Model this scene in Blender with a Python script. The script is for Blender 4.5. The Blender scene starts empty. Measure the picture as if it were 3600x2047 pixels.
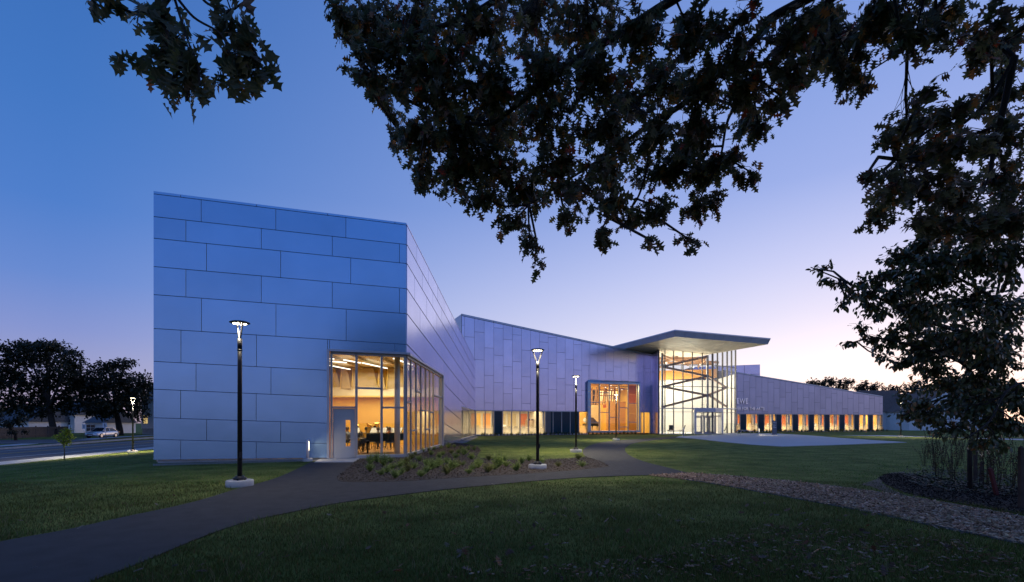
import bpy, bmesh, math, random
import numpy as np
from mathutils import Vector, Matrix

random.seed(7)
RNG = np.random.default_rng(7)
scn = bpy.context.scene
col = scn.collection
R = math.radians

# ------------------------------------------------------------------ camera
# eye 1.6 m above the lawn, level, 17 mm shift lens (front raised)
F, CX, HZ, EYE = 1700.0, 1800.0, 1486.0, 1.6
cam_d = bpy.data.cameras.new('camera')
cam_d.sensor_width = 36.0
cam_d.sensor_fit = 'HORIZONTAL'
cam_d.lens = 17.0
cam_d.shift_y = (HZ - 1023.5) / 3600.0
cam_d.clip_start = 0.05
cam_d.clip_end = 3000.0
cam = bpy.data.objects.new('camera', cam_d)
cam.location = (0, 0, EYE)
cam.rotation_euler = (R(90), 0, 0)
col.objects.link(cam)
scn.camera = cam

# ------------------------------------------------------------------ sky and sun (dusk; the sun has just gone down at the right)
SUN_AZ, SUN_EL = R(41.0), R(1.0)
world = bpy.data.worlds.new('World')
scn.world = world
world.use_nodes = True
nt = world.node_tree
nt.nodes.clear()
N = lambda t: nt.nodes.new(t)
out = N('ShaderNodeOutputWorld'); bg = N('ShaderNodeBackground')
tc = N('ShaderNodeTexCoord')
sep = N('ShaderNodeSeparateXYZ')
nt.links.new(tc.outputs['Generated'], sep.inputs[0])
comb = N('ShaderNodeCombineXYZ')
nt.links.new(sep.outputs[0], comb.inputs[0]); nt.links.new(sep.outputs[1], comb.inputs[1])
nrm = N('ShaderNodeVectorMath'); nrm.operation = 'NORMALIZE'
nt.links.new(comb.outputs[0], nrm.inputs[0])
dot = N('ShaderNodeVectorMath'); dot.operation = 'DOT_PRODUCT'
dot.inputs[1].default_value = (math.sin(SUN_AZ), math.cos(SUN_AZ), 0)
nt.links.new(nrm.outputs[0], dot.inputs[0])
mr = N('ShaderNodeMapRange'); mr.clamp = True
mr.inputs[1].default_value = 0.10; mr.inputs[2].default_value = 1.0
nt.links.new(dot.outputs['Value'], mr.inputs[0])
pw = N('ShaderNodeMath'); pw.operation = 'POWER'; pw.inputs[1].default_value = 1.3
nt.links.new(mr.outputs[0], pw.inputs[0])
def ramp(stops):
    r = N('ShaderNodeValToRGB'); e = r.color_ramp.elements
    r.color_ramp.interpolation = 'B_SPLINE' if False else 'EASE' if False else 'LINEAR'
    while len(e) < len(stops): e.new(0.5)
    for k, (p, c) in enumerate(stops):
        e[k].position = p; e[k].color = (*c, 1)
    nt.links.new(sep.outputs[2], r.inputs[0])
    return r
away = ramp([(0.0, (.46, .36, .47)), (.035, (.40, .35, .53)), (.08, (.31, .33, .59)), (.14, (.215, .28, .62)), (.22, (.12, .235, .62)), (.32, (.065, .195, .585)),
             (.45, (.045, .17, .53)), (.66, (.030, .135, .45)), (1.0, (.060, .135, .39))])
toward = ramp([(0.0, (1.25, 1.02, .86)), (.05, (1.08, .98, .98)), (.11, (.95, .90, 1.0)), (.19, (.73, .73, .95)), (.28, (.54, .59, .90)),
               (.40, (.31, .41, .80)), (.60, (.19, .31, .72)), (1.0, (.060, .135, .39))])
mx = N('ShaderNodeMix'); mx.data_type = 'RGBA'
nt.links.new(pw.outputs[0], mx.inputs[0])
nt.links.new(away.outputs[0], mx.inputs[6]); nt.links.new(toward.outputs[0], mx.inputs[7])
sky = N('ShaderNodeTexSky'); sky.sky_type = 'NISHITA'; sky.sun_disc = False
sky.sun_elevation = SUN_EL; sky.sun_rotation = SUN_AZ; sky.altitude = 20; sky.dust_density = 1.0
sk = N('ShaderNodeVectorMath'); sk.operation = 'SCALE'; sk.inputs['Scale'].default_value = 0.03
nt.links.new(sky.outputs[0], sk.inputs[0])
ad = N('ShaderNodeMix'); ad.data_type = 'RGBA'; ad.blend_type = 'ADD'; ad.inputs[0].default_value = 1.0
nt.links.new(mx.outputs[2], ad.inputs[6]); nt.links.new(sk.outputs[0], ad.inputs[7])
nt.links.new(ad.outputs[2], bg.inputs[0])
bg.inputs[1].default_value = 1.0
nt.links.new(bg.outputs[0], out.inputs[0])

sun_d = bpy.data.lights.new('sun', 'SUN')
sun_d.energy = 0.25; sun_d.angle = R(4); sun_d.color = (1, .72, .5)
sun = bpy.data.objects.new('sun', sun_d)
sv = Vector((math.sin(SUN_AZ) * math.cos(SUN_EL), math.cos(SUN_AZ) * math.cos(SUN_EL), math.sin(SUN_EL)))
sun.rotation_euler = (-sv).to_track_quat('-Z', 'Y').to_euler()
sun.location = (60, 70, 20)
col.objects.link(sun)

vs = scn.view_settings
vs.view_transform = 'Standard'; vs.look = 'None'; vs.exposure = 0.0; vs.gamma = 1.0; vs.use_curve_mapping = False
scn.render.engine = 'CYCLES'
cy = scn.cycles
cy.use_denoising = True
cy.max_bounces = 7; cy.diffuse_bounces = 3; cy.glossy_bounces = 3; cy.transmission_bounces = 4; cy.transparent_max_bounces = 24
cy.sample_clamp_indirect = 6.0
cy.caustics_reflective = False; cy.caustics_refractive = False

# ------------------------------------------------------------------ materials
def _mat(name):
    m = bpy.data.materials.new(name); m.use_nodes = True
    t = m.node_tree
    return m, t, t.nodes['Principled BSDF']
def pmat(name, c, rough=.6, metal=0.0, var=.12, scale=4.0, bump=0.0, bscale=None, emit=0.0, c2=None, spec=None, detail=4, rnd=0.0, stretch=None, coord='Object'):
    m, t, b = _mat(name)
    tcn = t.nodes.new('ShaderNodeTexCoord')
    nz = t.nodes.new('ShaderNodeTexNoise'); nz.inputs['Scale'].default_value = scale; nz.inputs['Detail'].default_value = detail
    src = tcn.outputs[coord]
    if stretch:
        mp = t.nodes.new('ShaderNodeMapping'); mp.inputs['Scale'].default_value = stretch
        t.links.new(src, mp.inputs[0]); src = mp.outputs[0]
    t.links.new(src, nz.inputs['Vector'])
    rp = t.nodes.new('ShaderNodeValToRGB')
    a = tuple(max(0, x * (1 - var)) for x in c); d = c2 if c2 else tuple(min(1, x * (1 + var)) for x in c)
    rp.color_ramp.elements[0].position = .32; rp.color_ramp.elements[0].color = (*a, 1)
    rp.color_ramp.elements[1].position = .68; rp.color_ramp.elements[1].color = (*d, 1)
    t.links.new(nz.outputs['Fac'], rp.inputs[0])
    csrc = rp.outputs[0]
    if rnd:
        oi = t.nodes.new('ShaderNodeObjectInfo')
        mrn = t.nodes.new('ShaderNodeMapRange'); mrn.inputs[3].default_value = 1 - rnd; mrn.inputs[4].default_value = 1 + rnd
        t.links.new(oi.outputs['Random'], mrn.inputs[0])
        sc = t.nodes.new('ShaderNodeVectorMath'); sc.operation = 'SCALE'
        t.links.new(csrc, sc.inputs[0]); t.links.new(mrn.outputs[0], sc.inputs['Scale']); csrc = sc.outputs[0]
    t.links.new(csrc, b.inputs['Base Color'])
    b.inputs['Roughness'].default_value = rough; b.inputs['Metallic'].default_value = metal
    if spec is not None: b.inputs['Specular IOR Level'].default_value = spec
    if emit:
        t.links.new(csrc, b.inputs['Emission Color']); b.inputs['Emission Strength'].default_value = emit
    if bump:
        n2 = t.nodes.new('ShaderNodeTexNoise'); n2.inputs['Scale'].default_value = bscale or scale * 8; n2.inputs['Detail'].default_value = 6
        t.links.new(src, n2.inputs['Vector'])
        bp = t.nodes.new('ShaderNodeBump'); bp.inputs['Strength'].default_value = bump; bp.inputs['Distance'].default_value = .02
        t.links.new(n2.outputs['Fac'], bp.inputs['Height']); t.links.new(bp.outputs[0], b.inputs['Normal'])
    return m
def emat(name, c, s):
    m, t, b = _mat(name)
    b.inputs['Base Color'].default_value = (*c, 1)
    b.inputs['Emission Color'].default_value = (*c, 1); b.inputs['Emission Strength'].default_value = s
    return m
def glass_mat(name, tint=(.93, .96, .96), refl=.0, frit=None):
    m = bpy.data.materials.new(name); m.use_nodes = True
    t = m.node_tree; t.nodes.clear()
    o = t.nodes.new('ShaderNodeOutputMaterial'); mix = t.nodes.new('ShaderNodeMixShader')
    tr = t.nodes.new('ShaderNodeBsdfTransparent'); tr.inputs[0].default_value = (*tint, 1)
    gl = t.nodes.new('ShaderNodeBsdfGlossy'); gl.inputs['Roughness'].default_value = .015
    lw = t.nodes.new('ShaderNodeLayerWeight'); lw.inputs['Blend'].default_value = .5
    pw5 = t.nodes.new('ShaderNodeMath'); pw5.operation = 'POWER'; pw5.inputs[1].default_value = 4.0
    ma = t.nodes.new('ShaderNodeMath'); ma.operation = 'MULTIPLY_ADD'; ma.inputs[1].default_value = .9; ma.inputs[2].default_value = .05 + refl; ma.use_clamp = True
    t.links.new(lw.outputs['Facing'], pw5.inputs[0]); t.links.new(pw5.outputs[0], ma.inputs[0]); t.links.new(ma.outputs[0], mix.inputs[0])
    t.links.new(tr.outputs[0], mix.inputs[1]); t.links.new(gl.outputs[0], mix.inputs[2])
    last = mix
    if frit:                       # white film fading out upwards, as on the street-level panes
        z0, z1 = frit
        tcn = t.nodes.new('ShaderNodeTexCoord'); sp = t.nodes.new('ShaderNodeSeparateXYZ')
        t.links.new(tcn.outputs['Object'], sp.inputs[0])
        mrg = t.nodes.new('ShaderNodeMapRange'); mrg.interpolation_type = 'SMOOTHSTEP'
        mrg.inputs[1].default_value = z0; mrg.inputs[2].default_value = z1; mrg.inputs[3].default_value = .55; mrg.inputs[4].default_value = 0
        t.links.new(sp.outputs[2], mrg.inputs[0])
        tl = t.nodes.new('ShaderNodeBsdfTranslucent'); tl.inputs[0].default_value = (.9, .9, .86, 1)
        m2 = t.nodes.new('ShaderNodeMixShader')
        t.links.new(mrg.outputs[0], m2.inputs[0]); t.links.new(mix.outputs[0], m2.inputs[1]); t.links.new(tl.outputs[0], m2.inputs[2])
        last = m2
    t.links.new(last.outputs[0], o.inputs[0])
    return m
def leaf_mat(name, attr='leafcol', trans=.35, rough=.5, spec=.3):
    m = bpy.data.materials.new(name); m.use_nodes = True
    t = m.node_tree; b = t.nodes['Principled BSDF']; o = t.nodes['Material Output']
    at = t.nodes.new('ShaderNodeAttribute'); at.attribute_name = attr
    nz = t.nodes.new('ShaderNodeTexNoise'); nz.inputs['Scale'].default_value = 18
    mixc = t.nodes.new('ShaderNodeMix'); mixc.data_type = 'RGBA'; mixc.blend_type = 'MULTIPLY'; mixc.inputs[0].default_value = .25
    t.links.new(at.outputs['Color'], mixc.inputs[6]); t.links.new(nz.outputs['Fac'], mixc.inputs[7])
    t.links.new(mixc.outputs[2], b.inputs['Base Color'])
    b.inputs['Roughness'].default_value = rough; b.inputs['Specular IOR Level'].default_value = spec
    tl = t.nodes.new('ShaderNodeBsdfTranslucent'); t.links.new(mixc.outputs[2], tl.inputs[0])
    mix = t.nodes.new('ShaderNodeMixShader'); mix.inputs[0].default_value = trans
    t.links.new(b.outputs[0], mix.inputs[1]); t.links.new(tl.outputs[0], mix.inputs[2]); t.links.new(mix.outputs[0], o.inputs[0])
    return m

M = {}
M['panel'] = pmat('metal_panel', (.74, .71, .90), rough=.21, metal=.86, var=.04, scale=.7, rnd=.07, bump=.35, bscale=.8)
M['panel_front_sky_tint'] = pmat('metal_panel_front_sky_tint', (.38, .61, .88), rough=.25, metal=.74, var=.04, scale=.7, rnd=.045, bump=.35, bscale=.8)  # deep-blue sky reflection put into the front wall's base colour
M['panel_soft'] = pmat('metal_panel_soft', (.62, .58, .70), rough=.33, metal=.75, var=.04, scale=.7, rnd=.06)
M['backing'] = pmat('joint_backing', (.12, .13, .19), rough=.8, var=.2)
M['frame'] = pmat('anodised_frame', (.44, .42, .40), rough=.42, metal=.25, var=.05, scale=3)
M['trim'] = pmat('trim_metal', (.52, .55, .62), rough=.35, metal=.7, var=.05, scale=2)
M['hood'] = pmat('bay_hood_metal', (.42, .56, .66), rough=.33, metal=.75, var=.05, scale=2, rnd=.04)
M['glass'] = glass_mat('clear_glass')
M['glass_frit'] = glass_mat('fritted_glass', frit=(.1, 1.7))
M['spandrel'] = pmat('teal_spandrel_glass', (.010, .050, .075), rough=.10, var=.08, scale=1.0, spec=.22)
M['spandrel_grey'] = pmat('grey_spandrel_glass', (.11, .125, .13), rough=.2, var=.08, scale=1.0)
M['door'] = pmat('grey_door_paint', (.46, .46, .47), rough=.4, var=.04, scale=2)
M['steel'] = pmat('brushed_steel', (.55, .55, .57), rough=.28, metal=1, var=.06, scale=8)
M['conc'] = pmat('concrete', (.42, .42, .43), rough=.85, var=.14, scale=3, bump=.2, bscale=60)
M['plaza'] = pmat('plaza_concrete', (.40, .41, .44), rough=.8, var=.10, scale=.7, bump=.1, bscale=40, stretch=(.25, 1.5, 1))
M['black'] = pmat('black_powder_coat', (.022, .022, .026), rough=.42, metal=.3, var=.1, scale=6)
M['asphalt'] = pmat('asphalt', (.036, .035, .037), rough=.9, var=.22, scale=3, bump=.5, bscale=260, detail=12)
M['road'] = pmat('road_asphalt', (.095, .092, .10), rough=.8, var=.14, scale=.5, bump=.3, bscale=90)
M['white_line'] = pmat('road_paint_white', (.55, .55, .55), rough=.7, var=.15, scale=3)
M['yellow_line'] = pmat('road_paint_yellow', (.50, .30, .06), rough=.7, var=.15, scale=3)
M['lawn'] = pmat('lawn', (.115, .165, .036), rough=.95, var=.45, scale=.9, c2=(.19, .22, .060), bump=1.0, bscale=70, spec=.1, detail=9)
M['dry'] = pmat('dry_verge', (.07, .06, .03), rough=.95, var=.4, scale=.5, c2=(.035, .05, .02))
M['mulch'] = pmat('bark_mulch', (.050, .036, .028), rough=.95, var=.6, scale=22, c2=(.105, .08, .064), bump=1, bscale=60)
M['darkmulch'] = pmat('black_mulch', (.012, .010, .009), rough=.95, var=.5, scale=22, bump=1, bscale=60)
M['soil'] = pmat('bare_soil', (.10, .075, .055), rough=.95, var=.3, scale=6, bump=.6)
M['chipbase'] = pmat('wood_chip_base', (.30, .19, .12), rough=.95, var=.6, scale=25, c2=(.48, .34, .24), bump=1, bscale=70)
M['gravel'] = pmat('gravel_strip', (.22, .21, .20), rough=.9, var=.5, scale=40, bump=.8)
M['bark'] = pmat('bark', (.030, .024, .020), rough=.95, var=.4, scale=9, bump=.8, bscale=40, stretch=(1, 1, .3))
M['bark_pale'] = pmat('pale_bark', (.16, .13, .09), rough=.9, var=.4, scale=12, bump=.5)
M['leaf'] = leaf_mat('leaf', trans=.48, rough=.42, spec=.7)
M['leaf_thin'] = leaf_mat('leaf_thin', trans=.65, rough=.5, spec=.4)
M['leaf_glossy'] = leaf_mat('leaf_glossy', trans=.28, rough=.36, spec=.85)
M['grass'] = leaf_mat('grass_blade', trans=.3, rough=.6, spec=.2)
M['chip'] = leaf_mat('wood_chip', trans=0.0, rough=.9, spec=.1)
M['cream'] = pmat('cream_wall', (.80, .74, .58), rough=.7, var=.03, scale=1)
M['white'] = pmat('white_wall', (.82, .80, .74), rough=.7, var=.02, scale=1)
M['orange'] = pmat('orange_wall', (.80, .36, .075), rough=.7, var=.05, scale=1)
M['amber'] = pmat('amber_wall', (.84, .52, .11), rough=.7, var=.05, scale=1)
M['rust'] = pmat('rust_acoustic_panel', (.62, .17, .045), rough=.9, var=.06, scale=3)
M['wood'] = pmat('maple_wood', (.60, .34, .13), rough=.45, var=.15, scale=2, stretch=(1, 1, 12))
M['timber'] = pmat('glulam_timber', (.42, .23, .11), rough=.5, var=.2, scale=2, stretch=(8, 8, 1))
M['floorwood'] = pmat('wood_floor', (.50, .26, .10), rough=.35, var=.15, scale=3)
M['tan'] = pmat('tan_acoustic_panel', (.56, .44, .24), rough=.85, var=.05, scale=2)
M['yellowtrim'] = pmat('yellow_trim', (.80, .58, .16), rough=.5, var=.03)
M['soffit'] = pmat('soffit_panel', (.74, .64, .52), rough=.42, var=.05, scale=1.2, rnd=.03)
M['fascia'] = pmat('fascia_panel', (.50, .50, .58), rough=.4, metal=.15, var=.04, scale=1, rnd=.04)
M['bollens'] = emat('bollard_lens', (1, .86, .58), 5.0)
M['tower_frame'] = pmat('tower_mullion', (.20, .19, .18), rough=.42, metal=.2, var=.05)
M['gold'] = pmat('gold_wall', (.84, .58, .15), rough=.7, var=.05, scale=1)
M['led'] = emat('led_lamp', (1, .86, .58), 26.0)
M['tube'] = emat('linear_light', (1, .93, .78), 2.4)
M['glowpanel'] = emat('backlit_panel', (1, .80, .42), 1.5)
M['piano'] = pmat('black_lacquer', (.012, .012, .013), rough=.15, var=.1)
M['brass'] = pmat('brass', (.85, .55, .16), rough=.22, metal=1, var=.08, scale=5)
M['paper'] = pmat('paper', (.85, .84, .80), rough=.8, var=.02)
M['skin'] = pmat('skin', (.52, .31, .22), rough=.6, var=.06)
M['hair'] = pmat('dark_hair', (.025, .017, .012), rough=.7, var=.3, scale=30)
M['hair2'] = pmat('brown_hair', (.10, .055, .028), rough=.7, var=.3, scale=30)
for k, c in {'tee_grey': (.30, .31, .33), 'tee_cream': (.62, .54, .42), 'tee_orange': (.70, .20, .04), 'tee_blue': (.10, .16, .30), 'tee_white': (.75, .74, .72), 'jeans': (.04, .06, .12)}.items():
    M[k] = pmat('cloth_' + k, c, rough=.9, var=.12, scale=8)
M['clap'] = pmat('white_clapboard', (.78, .78, .79), rough=.7, var=.05, scale=1)
M['shingle'] = pmat('brown_shingle', (.17, .11, .09), rough=.9, var=.35, scale=6, bump=.5, bscale=14)
M['slate'] = pmat('grey_roof', (.09, .10, .12), rough=.9, var=.25, scale=5)
M['fence'] = pmat('weathered_fence', (.105, .088, .082), rough=.9, var=.25, scale=3, stretch=(6, 6, .5))
M['winglow'] = emat('lit_window', (1, .70, .25), .55)
M['windark'] = pmat('dark_window', (.03, .035, .05), rough=.1, var=.1)
M['carpaint'] = pmat('silver_paint', (.58, .59, .63), rough=.25, metal=.7, var=.03)
M['carglass'] = pmat('car_glass', (.012, .014, .018), rough=.06, var=.1)
M['rubber'] = pmat('rubber', (.015, .015, .016), rough=.8, var=.1)
M['lens'] = pmat('lamp_lens', (.70, .68, .62), rough=.15, var=.05)
M['amberlens'] = pmat('amber_lens', (.75, .25, .03), rough=.2, var=.05)
M['signwhite'] = pmat('sign_face', (.70, .72, .75), rough=.5, var=.04)
M['letter'] = pmat('sign_letter', (.93, .95, .98), rough=.22, metal=1.0, var=.03)
M['monolith'] = pmat('sign_monolith', (.13, .15, .20), rough=.45, metal=.3, var=.05)
M['upholstery'] = pmat('dark_upholstery', (.07, .08, .10), rough=.85, var=.1)
M['stake'] = pmat('wooden_stake', (.07, .05, .04), rough=.9, var=.3, scale=5)
M['redstake'] = pmat('red_stake', (.12, .02, .02), rough=.7, var=.2, scale=5)
M['edging'] = pmat('steel_edging', (.16, .18, .20), rough=.5, metal=.5, var=.1)
M['shelfwhite'] = pmat('white_shelf', (.80, .79, .76), rough=.5, var=.02)
for k, c in {'book1': (.45, .12, .08), 'book2': (.10, .18, .32), 'book3': (.55, .48, .35)}.items():
    M[k] = pmat(k + '_cover', c, rough=.7, var=.1)

# ------------------------------------------------------------------ helpers
def link(name, me, parent=None):
    o = bpy.data.objects.new(name, me); col.objects.link(o)
    if parent is not None: o.parent = parent
    return o
def tag(o, label=None, cat=None, group=None, kind=None):
    if label: o['label'] = label
    if cat: o['category'] = cat
    if group: o['group'] = group
    if kind: o['kind'] = kind
    return o
def thing(name, label, cat, loc=(0, 0, 0), rotz=0, group=None):
    o = bpy.data.objects.new(name, None); col.objects.link(o)
    o.empty_display_size = .2
    o.location = loc; o.rotation_euler = (0, 0, rotz)
    return tag(o, label, cat, group)
class MB:
    def __init__(s): s.v = []; s.f = []; s.m = []; s.sm = []
    def add(s, v, f, mi=0, smooth=False):
        b = len(s.v); s.v += [tuple(x) for x in v]
        for q in f: s.f.append(tuple(i + b for i in q)); s.m.append(mi); s.sm.append(smooth)
        return s
    def box(s, x0, x1, y0, y1, z0, z1, mi=0):
        v = [(x0, y0, z0), (x1, y0, z0), (x1, y1, z0), (x0, y1, z0), (x0, y0, z1), (x1, y0, z1), (x1, y1, z1), (x0, y1, z1)]
        return s.add(v, [(3, 2, 1, 0), (4, 5, 6, 7), (0, 1, 5, 4), (1, 2, 6, 5), (2, 3, 7, 6), (3, 0, 4, 7)], mi)
    def bar(s, a, b, w, h, mi=0, up=(0, 0, 1)):
        a = Vector(a); b = Vector(b); d = (b - a).normalized(); u = Vector(up)
        if abs(d.dot(u)) > .98: u = Vector((1, 0, 0))
        x = d.cross(u).normalized(); y = x.cross(d).normalized()
        v = [p + x * sx * w / 2 + y * sy * h / 2 for p in (a, b) for sx, sy in ((-1, -1), (1, -1), (1, 1), (-1, 1))]
        return s.add(v, [(3, 2, 1, 0), (4, 5, 6, 7), (0, 1, 5, 4), (1, 2, 6, 5), (2, 3, 7, 6), (3, 0, 4, 7)], mi)
    def tube(s, pts, rad, n=8, mi=0, cap=True):
        pts = [Vector(p) for p in pts]
        if not hasattr(rad, '__len__'): rad = [rad] * len(pts)
        ref = Vector((0, 0, 1)) if abs((pts[-1] - pts[0]).normalized().z) < .9 else Vector((1, 0, 0))
        v = []
        for i, p in enumerate(pts):
            d = (pts[min(i + 1, len(pts) - 1)] - pts[max(i - 1, 0)]).normalized()
            x = d.cross(ref).normalized(); y = d.cross(x).normalized()
            for k in range(n):
                a = 2 * math.pi * k / n
                v.append(p + (x * math.cos(a) + y * math.sin(a)) * rad[i])
        f = [(i * n + k, i * n + (k + 1) % n, (i + 1) * n + (k + 1) % n, (i + 1) * n + k) for i in range(len(pts) - 1) for k in range(n)]
        s.add(v, f, mi, True)
        if cap and n > 3:
            b = len(s.v) - len(v)
            s.f.append(tuple(b + k for k in range(n))[::-1]); s.m.append(mi); s.sm.append(False)
            s.f.append(tuple(b + (len(pts) - 1) * n + k for k in range(n))); s.m.append(mi); s.sm.append(False)
        return s
    def lathe(s, prof, n=20, c=(0, 0, 0), mi=0, smooth=True):
        v = [(c[0] + r * math.cos(2 * math.pi * k / n), c[1] + r * math.sin(2 * math.pi * k / n), c[2] + z) for r, z in prof for k in range(n)]
        f = [(i * n + k, i * n + (k + 1) % n, (i + 1) * n + (k + 1) % n, (i + 1) * n + k) for i in range(len(prof) - 1) for k in range(n)]
        s.add(v, f, mi, smooth)
        b = len(s.v) - len(v)
        s.f.append(tuple(b + k for k in range(n))[::-1]); s.m.append(mi); s.sm.append(False)
        s.f.append(tuple(b + (len(prof) - 1) * n + k for k in range(n))); s.m.append(mi); s.sm.append(False)
        return s
    def build(s, name, mat, parent=None):
        me = bpy.data.meshes.new(name)
        me.from_pydata(s.v, [], s.f)
        for mm in (mat if isinstance(mat, (list, tuple)) else [mat]): me.materials.append(M[mm] if isinstance(mm, str) else mm)
        me.polygons.foreach_set('material_index', s.m)
        me.polygons.foreach_set('use_smooth', s.sm)
        me.update()
        return link(name, me, parent)
def np_mesh(name, V, FA, mat, cols=None, smooth=False):
    """V (n,3); FA list of int arrays, all with the same corner count"""
    me = bpy.data.meshes.new(name)
    k = FA.shape[1]; nf = FA.shape[0]
    me.vertices.add(len(V)); me.vertices.foreach_set('co', np.ascontiguousarray(V, dtype=np.float32).ravel())
    me.loops.add(nf * k); me.loops.foreach_set('vertex_index', np.ascontiguousarray(FA, dtype=np.int32).ravel())
    me.polygons.add(nf); me.polygons.foreach_set('loop_start', np.arange(0, nf * k, k, dtype=np.int32))
    me.polygons.foreach_set('loop_total', np.full(nf, k, dtype=np.int32))
    if smooth: me.polygons.foreach_set('use_smooth', np.ones(nf, dtype=bool))
    if cols is not None:
        a = me.color_attributes.new('leafcol', 'FLOAT_COLOR', 'POINT')
        a.data.foreach_set('color', np.ascontiguousarray(np.c_[cols, np.ones(len(cols))], dtype=np.float32).ravel())
    me.materials.append(M[mat] if isinstance(mat, str) else mat)
    me.update(calc_edges=True); me.validate()
    return me
def copy_tree(o, parent=None):
    c = o.copy(); col.objects.link(c); c.parent = parent
    for ch in o.children: copy_tree(ch, c)
    return c
def gp(px, py, z=0.0):
    d = (EYE - z) * F / (py - HZ)
    return ((px - CX) * d / F, d)
def at(px, py, d):
    return Vector(((px - CX) * d / F, d, EYE + (HZ - py) * d / F))
class Wall:
    def __init__(s, P0, P1):
        s.P = Vector((P0[0], P0[1])); e = Vector((P1[0], P1[1])) - s.P
        s.L = e.length; s.u = e.normalized(); s.n = Vector((s.u.y, -s.u.x))
    def p(s, a, z, o=0.0):
        q = s.P + s.u * a + s.n * o
        return Vector((q.x, q.y, z))
    def s_at(s, px):
        k = (px - CX) / F
        return (k * s.P.y - s.P.x) / (s.u.x - k * s.u.y)
    def z_at(s, px, py):
        a = s.s_at(px); Y = s.P.y + s.u.y * a
        return EYE + (HZ - py) * Y / F
    def bar(s, mb, s0, s1, z0, z1, o0, o1, mi=0):
        v = [s.p(a, z, o) for o in (o0, o1) for a, z in ((s0, z0), (s1, z0), (s1, z1), (s0, z1))]
        return mb.add(v, [(3, 2, 1, 0), (4, 5, 6, 7), (0, 1, 5, 4), (1, 2, 6, 5), (2, 3, 7, 6), (3, 0, 4, 7)], mi)
def clip(poly, a, b, c):
    """keep a*x+b*y<=c"""
    r = []
    for i in range(len(poly)):
        p, q = poly[i], poly[(i + 1) % len(poly)]
        dp, dq = a * p[0] + b * p[1] - c, a * q[0] + b * q[1] - c
        if dp <= 0: r.append(p)
        if dp * dq < 0:
            t = dp / (dp - dq); r.append((p[0] + (q[0] - p[0]) * t, p[1] + (q[1] - p[1]) * t))
    o = []
    for p in r:
        if not o or (abs(p[0] - o[-1][0]) + abs(p[1] - o[-1][1])) > 1e-5: o.append(p)
    return o if len(o) >= 3 else []
def area(p): return .5 * sum(p[i][0] * p[(i + 1) % len(p)][1] - p[(i + 1) % len(p)][0] * p[i][1] for i in range(len(p)))
def cut_openings(poly, ops):
    todo = [poly]
    for (s0, s1, z0, z1) in ops:
        nx = []
        for p in todo:
            if min(c[1] for c in p) >= z1 - 1e-6 or max(c[1] for c in p) <= z0 + 1e-6: nx.append(p); continue
            l = clip(p, 1, 0, s0); r = clip(p, -1, 0, -s1)
            mid = clip(clip(p, -1, 0, -s0) or [(0, 0)] * 3, 1, 0, s1) if clip(p, -1, 0, -s0) else []
            for q in (l, r):
                if q: nx.append(q)
            if mid:
                up = clip(mid, 0, -1, -z1); dn = clip(mid, 0, 1, z0)
                for q in (up, dn):
                    if q: nx.append(q)
        todo = nx
    return [p for p in todo if abs(area(p)) > .004]
def inset(poly, d):
    if area(poly) < 0: poly = poly[::-1]
    n = len(poly); r = []
    ed = []
    for i in range(n):
        p, q = poly[i], poly[(i + 1) % n]
        ex, ey = q[0] - p[0], q[1] - p[1]; L = math.hypot(ex, ey) or 1e-9
        nx, ny = ey / L, -ex / L           # outward for ccw
        ed.append((nx, ny, nx * p[0] + ny * p[1] - d))
    res = poly
    for (a, b, c) in ed: res = clip(res, a, b, c) if res else []
    return res
def plate(wall, poly, o0, o1, ch=.004):
    """prism of a convex (s,z) polygon with chamfered front rim"""
    if area(poly) < 0: poly = poly[::-1]
    inn = inset(poly, ch)
    if len(inn) != len(poly): inn = poly
    n = len(poly); v = []
    for pl, o in ((poly, o0), (poly, o1 - ch), (inn, o1)): v += [wall.p(a, z, o) for a, z in pl]
    f = [tuple(range(2 * n, 3 * n)), tuple(range(n))[::-1]]
    for r in (0, n):
        f += [(r + k, r + (k + 1) % n, r + n + (k + 1) % n, r + n + k) for k in range(n)]
    mb = MB(); mb.add(v, f); return mb
def panels(wall, polys, gap, parent, mat='panel', name='panel', th=.045):
    for p in polys:
        q = inset(p, gap / 2)
        if q and abs(area(q)) > .01: plate(wall, q, 0.0, th).build(name, mat, parent)
def backing(wall, poly, ops, name, parent, mat='backing', o=-.002, th=.12):
    mb = MB()
    for q in cut_openings(poly, ops):
        if area(q) < 0: q = q[::-1]
        n = len(q); v = [wall.p(a, z, o - th) for a, z in q] + [wall.p(a, z, o) for a, z in q]
        mb.add(v, [tuple(range(n, 2 * n)), tuple(range(n))[::-1]] + [(k, (k + 1) % n, n + (k + 1) % n, n + k) for k in range(n)])
    return mb.build(name, mat, parent)
def cat(pts, n=8, closed=False):
    """Catmull-Rom through 2-D points"""
    P = [Vector(p) for p in pts]; r = []
    m = len(P)
    for i in range(m if closed else m - 1):
        if closed: a, b, c, d = P[(i - 1) % m], P[i], P[(i + 1) % m], P[(i + 2) % m]
        else: a, b, c, d = P[max(i - 1, 0)], P[i], P[i + 1], P[min(i + 2, m - 1)]
        for k in range(n):
            t = k / n
            r.append(.5 * ((2 * b) + (c - a) * t + (2 * a - 5 * b + 4 * c - d) * t * t + (3 * b - a - 3 * c + d) * t ** 3))
    if not closed: r.append(P[-1])
    return r
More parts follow.
